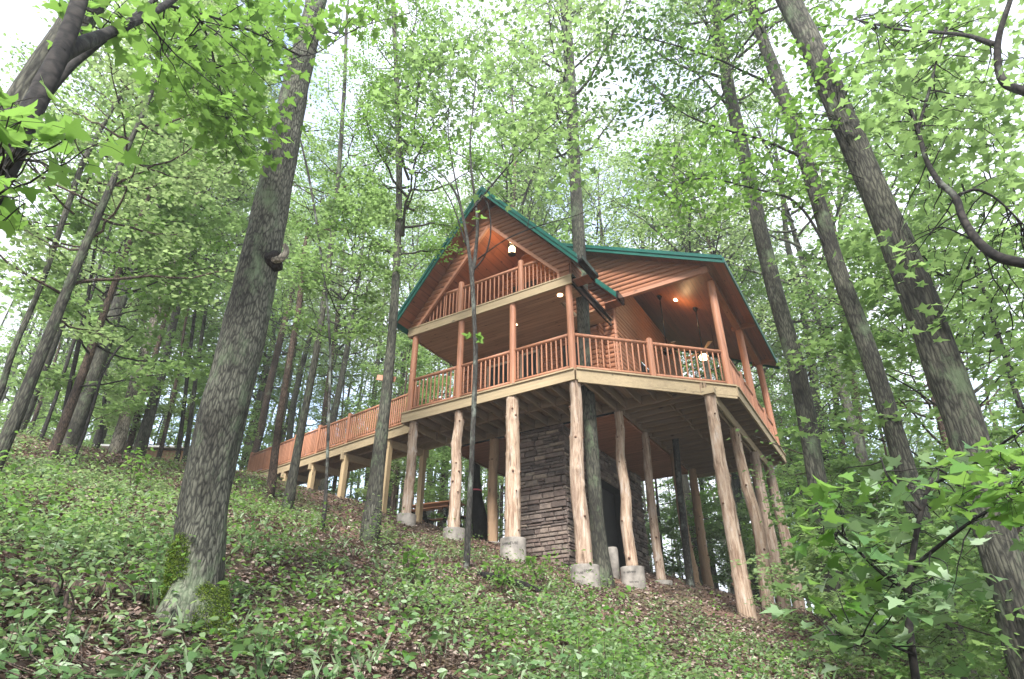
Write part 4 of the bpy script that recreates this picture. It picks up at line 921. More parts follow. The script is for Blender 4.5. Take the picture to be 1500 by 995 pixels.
spec = [
 # name, label, pixels, s, bark, seg, amp, ext, crowns [(variant, height, scale)]
 ('grooved_tree', 'thick deeply grooved trunk leaning through the top left corner, behind the dark forked one', [(-190, 520, 80), (-90, 340, 74), (-20, 240, 70), (60, 110, 64), (150, -20, 56)], 5.2, 'grey', 64, .018, 4, []),
 ('slim_tree', 'slim grey leaning tree at far left, rising from the slope edge', [(2, 570, 15), (18, 515, 14), (60, 420, 13), (100, 300, 13), (122, 235, 12), (170, 150, 9), (215, 88, 6)], 13, 'grey', 14, .006, 0, [('under1', 2.5, .8)]),
 ('slim_tree', 'thin dark trunk, third from the left edge, on the crest', [(32, 612, 8), (52, 560, 8), (75, 500, 7), (112, 380, 6), (140, 300, 5)], 20, 'dark', 10, .004, 3, [('under0', 5, .9)]),
 ('slim_tree', 'thin dark trunk leaning right beside the ferny rise at left', [(64, 632, 9), (83, 580, 8), (105, 510, 8), (135, 430, 6), (160, 340, 5)], 19, 'dark', 10, .004, 3, []),
 ('sapling', 'crooked dark sapling with a bent stem at left, rooted midway up the slope', [(80, 668, 13), (92, 625, 12), (97, 590, 11), (112, 520, 10), (130, 430, 8), (144, 330, 7), (146, 262, 6), (130, 225, 5), (122, 190, 4)], 15.5, 'dark', 14, .005, 0, [('maple0', 2, .75)]),
 ('sapling', 'thin black sapling bending strongly right from the fern patch', [(103, 685, 8), (122, 640, 7), (138, 590, 7), (150, 545, 6), (172, 510, 5), (195, 492, 4)], 14.2, 'dark', 10, .004, 0, []),
 ('slim_tree', 'short dark upright trunk just left of the pale double trunk', [(147, 640, 10), (152, 600, 9), (156, 550, 8), (160, 470, 7)], 22, 'dark', 10, .004, 4, [('under0', 6, .9)]),
 ('pale_tree', 'pale bark tree at the crest, left one of the leaning pair', [(174, 648, 28), (186, 600, 24), (202, 545, 21), (222, 480, 18), (248, 400, 15), (280, 320, 12), (300, 250, 9)], 20, 'pale', 22, .012, 4, [('under2', 4, 1.1)]),
 ('slim_tree', 'reddish brown trunk crossing behind the pale crest tree', [(190, 650, 12), (205, 595, 14), (222, 540, 13), (238, 480, 10)], 21.5, 'brown', 12, .008, 4, []),
 ('forest_tree', 'stout grey-green trunk on the crest, right one of the leaning pair', [(205, 658, 27), (220, 605, 24), (236, 550, 20), (252, 480, 17), (270, 410, 14), (290, 300, 11), (305, 200, 8)], 21, 'grey', 22, .012, 4, [('under1', 5, 1.1), ('tall0', 1, .6)]),
 ('slim_tree', 'thin trunk before the distant shed', [(236, 658, 9), (250, 600, 8), (262, 540, 7), (270, 480, 6)], 22, 'brown', 10, .004, 4, []),
 ('slim_tree', 'left stem of the close pair beside the big foreground trunk', [(261, 666, 10), (268, 610, 9), (275, 545, 8), (285, 460, 7)], 22, 'dark', 10, .004, 5, [('under0', 7, .9)]),
 ('slim_tree', 'right stem of the close pair beside the big foreground trunk', [(272, 668, 11), (281, 600, 10), (290, 530, 9), (305, 430, 7)], 22.6, 'grey', 10, .004, 5, []),
 ('forest_tree', 'smooth grey trunk behind the lower end of the walkway', [(367, 690, 17), (382, 630, 16), (396, 560, 15), (410, 500, 14), (428, 430, 11), (442, 370, 9)], 31, 'brown', 16, .008, 0, [('under1', 6, 1)]),
 ('forest_tree', 'dark reddish trunk standing in front of the walkway near its lower end', [(398, 708, 17), (402, 670, 16), (410, 610, 15), (422, 540, 13), (438, 450, 12), (445, 372, 10)], 15.8, 'brown', 20, .008, 1, [('under0', 7, .5)]),
 ('forest_tree', 'mottled crooked trunk just right behind the dark reddish one', [(418, 690, 15), (424, 640, 14), (430, 590, 13), (444, 530, 12), (455, 490, 9), (480, 440, 6)], 30, 'grey', 14, .010, 3, [('under2', 8, .8)]),
 ('forest_tree', 'tall grey trunk leaning right in front of the walkway, second from its lower end', [(425, 722, 22), (432, 680, 19), (443, 620, 16), (455, 560, 15), (468, 490, 13), (480, 400, 12), (490, 320, 11), (498, 230, 9), (505, 120, 8), (508, 20, 6)], 14.6, 'grey', 22, .008, 1, [('under1', 6, .8)]),
 ('forest_tree', 'tan trunk behind the middle of the walkway', [(470, 660, 12), (476, 600, 12), (484, 540, 11), (494, 470, 9), (500, 400, 7)], 29, 'brown', 12, .006, 3, [('tall1', 0, .6)]),
 ('slim_tree', 'very thin lichen-speckled stem crossing the walkway from the slope to the canopy', [(476, 745, 9), (479, 690, 7), (482, 600, 6), (484, 520, 6), (481, 460, 6), (474, 400, 5), (463, 320, 5), (452, 255, 5), (440, 205, 4)], 12.2, 'lich', 12, .003, 0, [('maple1', 3, .6)]),
 ('forest_tree', 'straight furrowed trunk overlapping the walkway beside the front deck', [(545, 760, 36), (549, 720, 31), (556, 660, 28), (564, 600, 24), (572, 520, 20), (578, 440, 17), (583, 350, 14), (585, 270, 13), (584, 200, 12), (581, 110, 11), (576, 10, 9)], 12.1, 'grey', 44, .012, 3, [('under0', 11, .7), ('tall2', 1, .5)]),
 ('sapling', 'slender lichen-marked sapling forking in front of the gable', [(683, 840, 13), (685, 790, 13), (689, 720, 12), (692, 650, 11), (695, 580, 11), (697, 510, 10), (694, 450, 9), (691, 400, 9), (686, 360, 7), (679, 320, 6), (672, 290, 5), (655, 262, 4), (630, 240, 3)], 10.8, 'lich', 26, .004, 0, []),
 ('forest_tree', 'black wet trunk with a pink ribbon tied round it beneath the cabin', [(706, 772, 34), (698, 740, 26), (695, 700, 23), (697, 660, 21), (701, 600, 20)], 19.5, 'deep', 26, .008, 10, []),  # near-black bark colour along the whole trunk
 ('forest_tree', 'tall straight trunk growing up through the deck and past the roof', [(884, 850, 42), (877, 800, 31), (870, 700, 29), (863, 600, 27.5), (856, 500, 27), (851, 400, 26.5), (846, 320, 26), (841, 230, 25), (837, 150, 24), (832, 60, 21), (828, -20, 18)], 14.06, 'grey', 60, .010, 3, [('tall1', 5, .7)]),
 ('forest_tree', 'black wet trunk standing among the stilts under the porch', [(1013, 868, 17), (1007, 820, 16), (1001, 760, 15), (994, 700, 14), (989, 640, 13)], 17.6, 'lich', 20, .006, 0, []),  # dark bark colour with pale lichen patches
 ('forest_tree', 'tall grey trunk just right of the porch, left of the three big right-hand trunks', [(1238, 965, 54), (1230, 900, 50), (1216, 820, 46), (1203, 740, 43), (1190, 660, 41), (1176, 580, 39), (1160, 510, 38), (1143, 460, 36), (1128, 400, 34), (1112, 330, 32), (1098, 260, 31), (1083, 200, 28), (1068, 130, 25), (1056, 60, 23), (1045, -10, 20)], 12.6, 'grey', 64, .012, 4, [('tall0', 8, .55)]),
 ('forest_tree', 'dark ridged trunk, middle of the three big right-hand trunks', [(1415, 1000, 56), (1395, 930, 52), (1374, 850, 49), (1350, 770, 47), (1324, 680, 45), (1300, 600, 42), (1278, 530, 40), (1252, 460, 38), (1225, 390, 34), (1205, 320, 32), (1185, 250, 31), (1165, 190, 30), (1140, 120, 28), (1118, 60, 24), (1092, -20, 22)], 10.6, 'grey', 64, .013, 4, [('tall1', 8, .5)]),
 ('broad_trunk_tree', 'thickest right-hand trunk leaning left across the upper right', [(1540, 1080, 92), (1512, 980, 86), (1480, 860, 82), (1450, 750, 79), (1420, 640, 76), (1388, 550, 73), (1355, 460, 69), (1325, 380, 65), (1290, 300, 60), (1255, 220, 57), (1222, 140, 54), (1190, 70, 51), (1160, 10, 48), (1140, -30, 46)], 7.6, 'grey', 100, .018, 4, []),
 ('forest_tree', 'slim straight trunk between the two rear right-hand trunks', [(1274, 790, 20), (1268, 720, 19), (1260, 640, 18), (1250, 560, 17), (1240, 500, 16), (1230, 430, 14), (1222, 340, 12)], 28, 'brown', 16, .008, 4, [('under1', 6, 1)]),
 ('forest_tree', 'grey forked trunk partly hidden behind the trunk right of the porch', [(1212, 700, 20), (1200, 620, 19), (1190, 540, 18), (1180, 470, 16), (1165, 410, 14), (1152, 350, 12), (1145, 270, 10)], 27, 'grey', 16, .008, 4, [('under0', 7, 1)]),
 ('forest_tree', 'thin twisted trunk seen between the right-hand trunks high up', [(1230, 640, 14), (1222, 560, 13), (1212, 480, 12), (1222, 400, 10), (1232, 330, 9), (1228, 260, 8)], 30, 'brown', 12, .01, 4, [('under2', 6, 1)]),
 ('slim_tree', 'dark slim trunk near the right edge beyond the thickest trunk', [(1520, 640, 14), (1495, 600, 13), (1475, 530, 12), (1452, 460, 10), (1430, 390, 8), (1415, 340, 6)], 12, 'dark', 14, .006, 3, [('maple1', 2.5, .9)]),
 ('slim_tree', 'low dark stem behind the silver-leaved sapling at lower right', [(1345, 960, 12), (1338, 900, 11), (1330, 850, 10), (1325, 800, 8)], 17, 'brown', 12, .006, 3, [('shrub0', 1, 1)]),
 ('slim_tree', 'thin stem at lower right between the middle and thickest trunks', [(1480, 990, 9), (1460, 900, 8), (1440, 820, 8), (1430, 740, 7)], 18, 'brown', 10, .004, 3, [('shrub1', 1.5, 1)]),
]
named = {}
for (nm, lb, px, s, bk, sg, am, ex, cr) in spec:
    px = [(a, b_, w * (.90 if w > 60 else .80)) for (a, b_, w) in px]
    o_, P3_, r_ = tree(nm, lb, 'sapling' if nm == 'sapling' else 'tree', px, s, bk, (), ex, .18, sg, am)
    named[lb[:24]] = (o_, P3_, r_)
    for (k_, z_, sc_) in cr: crown_at(o_, P3_, k_, z_, (len(lb) * 1.7) % 6.28, sc_)
def nm(s):
    for k, v in named.items():
        if k.startswith(s): return v
# pink ribbon
o_, P3_, r_ = nm('black wet trunk with')
i = int(np.argmin([abs(p[2] - at(698, 718, 19.5)[2]) for p in P3_])); mb = MB(); mb.tube([P3_[i] - [0, 0, .02], P3_[i] + [0, 0, .02]], r_[i] * 1.10 + .012, 24); mb.build('ribbon', M['pink'], o_)
# red board on the trunk by the walkway
o_, P3_, r_ = nm('straight furrowed'); q_ = at(566, 553, 12.25)
mb = MB(); mb.beam(q_ - rgt * .20, q_ + rgt * .20 - np.array([0, 0, .05]), .03, .12); mb.build('wooden_board', M['rail_x'], o_)

# ---- foreground tree in the top left: dark forked limb with big maple leaves
o3 = thing('overhanging_maple', at(-260, 700, 3.2), 'smooth dark forked maple leaning in over the top left corner with large bright leaves', 'tree')
o3.location.z = Gf(o3.location.x, o3.location.y); o3['_b'] = list(o3.location)
q0 = bough(o3, [(-300, 760, 3.3), (-200, 600, 3.2), (-90, 420, 3.1), (-20, 290, 3.05), (20, 215, 3.05), (55, 145, 3.1), (85, 85, 3.15), (108, 30, 3.2), (128, -40, 3.3)], .068, .038, BK['dark'], 'trunk')
q1 = bough(o3, [(85, 80, 3.15), (115, 66, 3.3), (150, 52, 3.5), (190, 35, 3.7), (245, 8, 4.0), (300, -40, 4.4)], .045, .022, BK['dark'])
q2 = bough(o3, [(-20, 280, 3.05), (20, 200, 3.2), (45, 172, 3.3), (75, 130, 3.5), (105, 95, 3.6), (150, 60, 3.8), (200, 22, 4.1), (250, -20, 4.4)], .030, .016, BK['dark'])
q3 = bough(o3, [(245, 8, 4.0), (290, 20, 4.3), (310, 70, 4.7), (320, 120, 5.0), (335, 190, 5.2)], .012, .006, BK['dark'], 'branch')
q4 = bough(o3, [(245, 8, 4.0), (330, 30, 4.6), (400, 60, 5.0), (450, 90, 5.3), (520, 40, 5.6), (600, 20, 5.9)], .012, .004, BK['dark'], 'branch')
rg = np.random.default_rng(8)
C3 = region(rg, 62, 215, 430, -20, 200, 4.2, 5.6) + region(rg, 22, 270, 400, 130, 230, 4.6, 5.6) + region(rg, 26, 330, 620, -30, 60, 4.6, 6.2) + region(rg, 8, 80, 230, -30, 40, 3.2, 4)
sprays(o3, np.vstack([q1, q2, q3, q4]), C3, 11, .108, T_MAPLE, LF['fresh'], 9, .26, .0045, None, .10)
C3 = region(rg, 10, -30, 70, 150, 200, 2.1, 3.0) + region(rg, 7, 20, 150, 180, 240, 2.4, 3.2) + region(rg, 7, -20, 60, 260, 330, 2.2, 3)
sprays(o3, q0, C3, 3, .105, T_MAPLE, LF['fresh'], 10, .16, .004, None, .12)

# ---- leaves of the sapling in front of the gable
o_, P3_, r_ = nm('slender lichen-marked')
b1 = bough(o_, [(691, 405, 10.8), (697, 370, 10.8), (700, 330, 10.8), (697, 300, 10.8), (690, 250, 10.7), (688, 200, 10.6), (697, 120, 10.5)], .045, .015, BK['lich'])
b2 = bough(o_, [(692, 398, 10.8), (712, 375, 10.6), (720, 340, 10.4), (716, 300, 10.3), (706, 286, 10.2)], .022, .010, BK['dark'])
b3 = bough(o_, [(690, 310, 10.8), (720, 272, 10.6), (760, 225, 10.4), (800, 190, 10.2), (850, 150, 10.0)], .025, .007, BK['dark'])
b4 = bough(o_, [(700, 380, 10.7), (740, 350, 10.2), (790, 330, 9.8), (840, 318, 9.5), (880, 300, 9.3)], .016, .005, BK['dark'])
b5 = bough(o_, [(679, 320, 10.8), (664, 250, 10.9), (655, 190, 10.9), (660, 130, 10.9), (675, 60, 10.9)], .022, .006, BK['dark'])
b6 = bough(o_, [(683, 360, 10.8), (664, 300, 10.6), (640, 260, 10.5), (600, 235, 10.4), (560, 220, 10.3)], .018, .005, BK['dark'])
rg = np.random.default_rng(14); RT_ = np.vstack([b1[6:], b3, b4[8:], b5, b6[10:]])
C3 = region(rg, 40, 560, 900, -20, 90, 9.8, 11.6) + region(rg, 60, 590, 830, 40, 225, 9.6, 11.6) + region(rg, 22, 740, 880, 140, 290, 9.2, 10.6) + region(rg, 18, 560, 680, 60, 250, 10, 11.6) + region(rg, 1, 690, 725, 280, 300, 10.1, 10.5)
sprays(o_, RT_, C3, 13, .17, T_MAPLE6, LF['mid'], 15, .42, .006, None, .10)
sprays(o_, P3_[5:], [at(700, 318, 10.3), at(692, 495, 10.5)], 5, .15, T_MAPLE, LF['fresh'], 19, .13, .004, None, .10)

# ---- boughs of the three big right-hand trunks
o_, P3_, r_ = nm('dark ridged')
c1 = bough(o_, [(1165, 192, 10.6), (1125, 120, 10.4), (1095, 108, 10.2), (1060, 90, 9.9), (1010, 72, 9.6), (950, 56, 9.3), (880, 48, 9.0)], .035, .008, BK['dark'])
c2 = bough(o_, [(1178, 232, 10.6), (1120, 205, 10.1), (1060, 190, 9.7), (1000, 168, 9.4), (960, 130, 9.2)], .035, .007, BK['dark'])
c3 = bough(o_, [(1225, 388, 10.6), (1170, 292, 10.3), (1110, 278, 10.), (1050, 262, 9.7), (1000, 262, 9.5), (975, 300, 9.4)], .028, .006, BK['dark'])
rg = np.random.default_rng(24)
C3 = region(rg, 34, 830, 1030, 10, 100, 8.6, 9.8) + region(rg, 24, 930, 1130, 60, 170, 9, 10.2) + region(rg, 30, 835, 1000, 90, 190, 8.8, 9.8)
sprays(o_, np.vstack([c1[8:], c2[10:]]), C3, 12, .13, T_OVATE, LF['dark'], 25, .36, .005, None, .10)
C3 = region(rg, 60, 930, 1110, 190, 330, 9, 10.8) + region(rg, 40, 1050, 1230, 120, 320, 9, 10.8) + region(rg, 34, 1000, 1240, -20, 110, 9, 11)
sprays(o_, np.vstack([c2[6:], c3[6:], P3_[60:]]), C3, 16, .14, T_OVATE, LF['fresh'], 26, .40, .005, None, .10)
o_, P3_, r_ = nm('thickest right-hand')
C3 = region(rg, 30, 1140, 1240, 60, 250, 6.8, 7.6) + region(rg, 34, 1240, 1460, -20, 90, 7, 9)
sprays(o_, P3_[70:], C3, 10, .12, T_OVATE, LF['fresh'], 27, .30, .005)
# tree outside the right edge reaching in with curved dark boughs
o5 = thing('overhanging_tree', (*at(1640, 900, 6.2)[:2], 0), 'dark bare curving boughs reaching in from the right edge under a leafy ceiling', 'tree'); o5.location.z = Gf(o5.location.x, o5.location.y); o5['_b'] = list(o5.location)
bough(o5, [(1640, 1080, 6.2), (1690, 900, 6.2), (1720, 700, 6.2), (1720, 550, 6.2), (1690, 425, 6.2), (1700, 300, 6.2), (1690, 180, 6.2), (1720, 60, 6.2)], .16, .07, BK['dark'], 'trunk')
d1 = bough(o5, [(1660, 420, 6.2), (1570, 400, 6.2), (1500, 386, 6.2), (1460, 378, 6.2), (1432, 355, 6.2), (1408, 318, 6.2), (1402, 288, 6.2), (1375, 268, 6.3), (1356, 235, 6.4), (1345, 190, 6.5), (1325, 140, 6.6)], .052, .018, BK['dark'])
d2 = bough(o5, [(1345, 190, 6.5), (1362, 130, 6.6), (1370, 95, 6.7), (1385, 40, 6.8)], .02, .008, BK['dark'])
d3 = bough(o5, [(1640, 170, 6.2), (1560, 150, 6.1), (1500, 134, 6.0), (1466, 122, 6.0), (1460, 80, 6.0), (1463, 50, 6.0), (1480, 0, 6.)], .05, .022, BK['dark'])
d4 = bough(o5, [(1460, 66, 6.0), (1420, 52, 6.2), (1380, 48, 6.4), (1320, 45, 6.7), (1250, 28, 7.0)], .024, .010, BK['dark'])
d5 = bough(o5, [(1405, 285, 6.2), (1430, 276, 6.3), (1460, 290, 6.4), (1500, 330, 6.5)], .016, .007, BK['dark'])
d6 = bough(o5, [(1432, 355, 6.2), (1380, 330, 6.5), (1340, 345, 6.9)], .010, .004, BK['dark'])
rg = np.random.default_rng(34); RT_ = np.vstack([d1[20:], d2, d3[15:], d4, d5])
C3 = region(rg, 80, 1250, 1540, -30, 230, 6, 9.5) + region(rg, 55, 1300, 1540, 200, 520, 6.5, 9.5) + region(rg, 14, 1380, 1540, 420, 560, 7, 9)
sprays(o5, RT_, C3, 13, .13, T_MAPLE6, LF['mid'], 35, .36, .005, None, .10)

# ---- silver-leaved maple sapling in the lower right foreground
s0 = 3.7; bx = at(1345, 1060, s0)
o6 = thing('maple_sapling', (bx[0], bx[1], Gf(bx[0], bx[1])), 'young maple with big pale silvery and yellow-green leaves in the lower right foreground', 'sapling')
e0 = bough(o6, [(1352, 1160, s0), (1350, 1050, s0), (1335, 950, s0), (1328, 880, s0), (1338, 800, s0), (1352, 740, s0), (1365, 700, s0)], .022, .010, BK['dark'], 'trunk')
e1 = bough(o6, [(1335, 870, s0), (1290, 840, 3.6), (1240, 790, 3.6), (1190, 740, 3.7)], .010, .004, BK['dark'])
e2 = bough(o6, [(1338, 830, s0), (1400, 780, 3.5), (1450, 745, 3.4), (1510, 720, 3.3)], .010, .004, BK['dark'])
e3 = bough(o6, [(1352, 750, s0), (1300, 700, 3.6), (1290, 670, 3.6)], .008, .004, BK['dark'])
e4 = bough(o6, [(1365, 710, s0), (1430, 680, 3.4), (1480, 640, 3.3), (1530, 620, 3.2)], .008, .004, BK['dark'])
e5 = bough(o6, [(1340, 960, s0), (1270, 930, 3.5), (1210, 930, 3.5)], .007, .003, BK['dark'])
rg = np.random.default_rng(44); RT_ = np.vstack([e0[20:], e1, e2, e3, e4, e5])
C3 = region(rg, 28, 1240, 1450, 660, 880, 3.1, 4.2); sprays(o6, RT_, C3, 4, .095, T_MAPLE, LF['blue'], 45, .15, .0025, None, .14, .6)
C3 = region(rg, 16, 1190, 1330, 680, 900, 3.3, 4.2) + region(rg, 18, 1390, 1540, 640, 760, 3, 3.7); sprays(o6, RT_, C3, 6, .088, T_MAPLE, LF['fresh'], 46, .15, .0025, None, .12)
C3 = region(rg, 14, 1250, 1420, 830, 980, 3.2, 4.0) + region(rg, 16, 1170, 1300, 720, 960, 3.3, 4.2); sprays(o6, RT_, C3, 6, .088, T_MAPLE, LF['blue'], 47, .15, .0025, None, .12, .5)

# ================================================================== THE WOOD BEHIND
TR = {}
def trunk_mesh(key, H, r0, bark, seed, seg=10):
    z = np.linspace(-.5, H, 26); wx = .5 * (fbm(z * .12, 0 * z, 0, 2, seed)) * np.clip(z / H, 0, 1) * 3; wy = .5 * fbm(z * .12, 0 * z + 7, 0, 2, seed) * np.clip(z / H, 0, 1) * 3
    mb = MB(); mb.tube(np.stack([wx, wy, z], 1), r0 * np.clip(1.15 - z / H, .06, 1.2), seg, False, bark_fun(seed, .012, 8, 2)); TR[key] = wood_mesh('trunk', mb, BK[bark])
for k_, a_ in dict(u0=(9, .07, 'dark', 1), u1=(10, .09, 'brown', 2), u2=(11, .08, 'grey', 3), t0=(23, .19, 'grey', 4), t1=(24, .21, 'grey', 5), t2=(25, .16, 'brown', 6)).items(): trunk_mesh(k_, *a_)
PROTO = {'under0': 'u0', 'under1': 'u1', 'under2': 'u2', 'tall0': 't0', 'tall1': 't1', 'tall2': 't2', 'maple0': 'u0', 'maple1': 'u1'}
sect = [(-60, 0, 'at the far left beyond the crest'), (0, 330, 'on the left slope beyond the mossy trunk'), (330, 600, 'beyond the walkway'),
        (600, 850, 'behind the gable'), (850, 1080, 'behind the porch roof'), (1080, 1300, 'behind the right-hand trunks'), (1300, 2000, 'beyond the thickest right-hand trunk')]
kinds = {'u': ('understory_tree', 'slender low tree with thin stem'), 't': ('canopy_tree', 'tall canopy tree with high crown')}
rg = np.random.default_rng(77); placed = []
def wood_tree(px, s, key, sc, lo=0):
    d = ray(px, 760); d = d / math.hypot(d[0], d[1]); x, y = d[0] * s, d[1] * s
    if -12.2 < x < -1.2 and 10 < y < 22.5: return
    if 1060 < px < 1300 and s < 24: return
    if abs(y - (12.4 + (-10.8 - x) * .28)) < 2.6 and -24 < x < -9: return
    for (a, b_) in placed:
        if (a - x) ** 2 + (b_ - y) ** 2 < (1.3 if s < 30 else 1.8) ** 2: return
    placed.append((x, y)); tk = PROTO[key]
    for (p0, p1, ph) in sect:
        if p0 <= px < p1: break
    nm_, lb = kinds[tk[0]]; z = Gf(x, y)
    o = thing(nm_, (x, y, z), lb + ' ' + ph, 'tree', nm_.replace('_', ' ') + 's ' + ph)
    rz = rg.uniform(0, 6.28); obj('trunk', TR[tk], o, (0, 0, 0), rz, sc); obj('limbs', CV[key][0], o, (0, 0, lo), rz, sc); obj('crown', CV[key][1], o, (0, 0, lo), rz, sc)
for i in range(70):
    wood_tree(rg.uniform(-60, 1560), rg.uniform(25, 48), rg.choice(['under0', 'under1', 'under2', 'maple0', 'maple1']), rg.uniform(.8, 1.35))
for i in range(84):
    px = rg.uniform(-60, 1600)
    if 900 < px < 1010 and rg.random() < .3: continue
    wood_tree(px, rg.uniform(24, 55), rg.choice(['tall0', 'tall1', 'tall2']), rg.uniform(.8, 1.15))
# a few nearer trees that lean over the frame
for (px, s, key, sc) in [(40, 15, 'maple1', 1.0), (250, 27, 'under0', 1.1), (130, 26, 'tall0', .9), (1420, 17, 'under1', 1.2), (1290, 21, 'under2', 1.2), (1480, 13, 'maple1', 1.), (-40, 11, 'under2', 1), (520, 22, 'under0', 1.2), (1560, 12, 'tall2', .8), (60, 19, 'tall1', .9), (300, 25, 'tall0', 1), (430, 31, 'tall2', 1), (620, 27, 'tall2', 1), (760, 28, 'tall1', 1), (1010, 27, 'tall0', 1), (1120, 26, 'tall2', 1), (-30, 24, 'tall0', 1)]:
    wood_tree(px, s, key, sc)

# far wood that reads as one mass
rg = np.random.default_rng(91); mb = MB(); LP = []
for i in range(420):
    px = rg.uniform(-500, 2000); s = rg.uniform(46, 110); d = ray(px, 760); d = d / math.hypot(d[0], d[1]); x, y = d[0] * s, d[1] * s; z = Gf(x, y); H = rg.uniform(16, 26)
    if 1040 > px > 860 and s > 60: H *= .7
    mb.tube([(x, y, z - 1), (x + rg.normal(0, .4), y, z + H * .5), (x + rg.normal(0, .9), y, z + H)], [rg.uniform(.12, .25), .12, .04], 5, False)
    n = 30; a = rg.uniform(0, 6.28, n); r_ = 3.6 * np.sqrt(rg.random(n)); zz = rg.uniform(.05, 1, n) ** .6
    LP.append(np.stack([x + r_ * np.cos(a), y + r_ * np.sin(a), z + H * zz], 1))
q = mb.build('distant_trunks', BK['grey'], None, True); tag(q, kind='stuff')
LP = np.vstack(LP); LP = np.repeat(LP, 3, 0) + rg.normal(0, .8, (len(LP) * 3, 3)) * [1, 1, .35]
q = obj('distant_foliage', fastmesh('distant_foliage', leaves(LP, rg, .55, T_QUAD, .5), 4, LF['mid'])); tag(q, kind='stuff')

# ================================================================== GROUND COVER
rg = np.random.default_rng(101)
def scatter(n, s0, s1, pw=1.0, a0=-420, a1=1900):
    u = rg.random(n); s = s0 * (s1 / s0) ** (u ** pw); px = rg.uniform(a0, a1, n)
    ang = np.arctan2((px - 750) / (FPX / math.cos(PITCH)), 1); d = np.outer(np.cos(ang), _h[:2]) + np.outer(np.sin(ang), _r[:2])
    return d[:, 0] * s, d[:, 1] * s, s
def bare(x, y):                           # 0 where herbs grow, 1 on bare mulch
    b_ = np.clip((y - 10.2 + .8 * fbm(x * .7, y * .7, 0, 2, 2) * 2) / .8, 0, 1) * (x > -14.5) * (x < -.8) * (y < 22)
    b2 = np.clip((y - 12.6) / .8, 0, 1) * (x <= -14.5) * (x > -24) * (y < 20)
    lit = np.clip((fbm(x * .9 + 3, y * .9, 0, 3, 31) - .03) * 9, 0, 1)
    return np.clip(np.maximum(b_, b2) * .95 + lit * .75, 0, .97)
# litter
x, y, s = scatter(150000, 1.3, 24, .8); z = G(x, y) + .012 + .02 * rg.random(len(x))
v = leaves(np.stack([x, y, z], 1), rg, np.where(s < 7, .06, .075), T_LITTER, .55); q = obj('leaf_litter', fastmesh('leaf_litter', v, 4, LF['litter'])); tag(q, kind='stuff')
# fallen twigs
x, y, s = scatter(5200, 1.4, 20, .8); mb = MB()
for i in range(len(x)):
    a = rg.uniform(0, 6.28); l = rg.uniform(.12, .9); p1 = np.array([x[i], y[i], 0]); p2 = p1 + [math.cos(a) * l, math.sin(a) * l, 0]; p1[2] = Gf(*p1[:2]) + .015; p2[2] = Gf(*p2[:2]) + rg.uniform(.01, .12)
    mb.tube(bezier(p1, p2, rg.uniform(0, .04), 4, rg.uniform(-.15, .15)), [.005 + .004 * l, .005, .004, .002], 4, False)
q = mb.build('fallen_twigs', BK['brown'], None, True); tag(q, kind='stuff')
# herbs: each plant a stem with a rosette of leaves
def herbs(n, s0, s1, pw, per, hmax, lsize, tmpl, mat, name, spread=.16, seed=0, fld=(0, 1)):
    x, y, s = scatter(n, s0, s1, pw); k = rg.random(n) > bare(x, y); k &= ~((x > -12.5) & (x < -1) & (y > 13.5) & (y < 21.5)) | (rg.random(n) < .12)
    k &= fbm(x * 1.1 + seed, y * 1.1, 0, 3, 7 + seed) > rg.uniform(-.12, .14, n)
    x, y = x[k], y[k]; m_ = len(x); hgt = hmax * rg.uniform(.2, 1, m_) * np.clip(1 + 3.2 * fbm(x * .9, y * .9, 0, 2, 50), .3, 2.2) * np.where(np.hypot(x, y) > 13, .42, 1.); z = G(x, y)
    idx = np.repeat(np.arange(m_), per); N_ = len(idx); a = rg.uniform(0, 6.28, N_); t = rg.uniform(.35, 1, N_); r_ = spread * rg.uniform(.1, 1, N_)
    P_ = np.stack([x[idx] + r_ * np.cos(a), y[idx] + r_ * np.sin(a), z[idx] + hgt[idx] * t], 1)
    v = leaves(P_, rg, lsize * (1 + .5 * (rg.random(N_) - .5)), tmpl, .5, a); q = obj(name, fastmesh(name, v, len(tmpl), LF[mat])); tag(q, kind='stuff'); return x, y, z, hgt
herbs(13000, 2.8, 26, .7, 9, .30, .060, T_OVATE, 'herb', 'ground_cover', .17, 0)
herbs(12000, 5., 26, .8, 9, .50, .055, T_OVATE, 'pale', 'undergrowth', .22, 4)
herbs(4500, 5., 20, .8, 9, .60, .065, T_OVATE, 'fresh', 'tall_undergrowth', .24, 6)
hx_, hy_, hz_, hh_ = herbs(4600, 1.5, 9, .9, 7, .34, .085, T_OVATE, 'blue', 'broad_leaf_herbs', .16, 9)
herbs(2200, 1.5, 5.5, .9, 6, .24, .105, T_OVATE, 'blue', 'wide_leaf_herbs', .17, 17)
herbs(2600, 1.5, 9, .9, 7, .20, .065, T_OVATE, 'herb', 'low_herbs', .13, 13)
mb = MB()
for i in range(0, len(hx_)): mb.tube([(hx_[i], hy_[i], hz_[i] - .02), (hx_[i] + .01, hy_[i], hz_[i] + hh_[i])], [.004, .002], 4, False)
q = mb.build('herb_stems', BK['brown'], None, True); tag(q, kind='stuff')
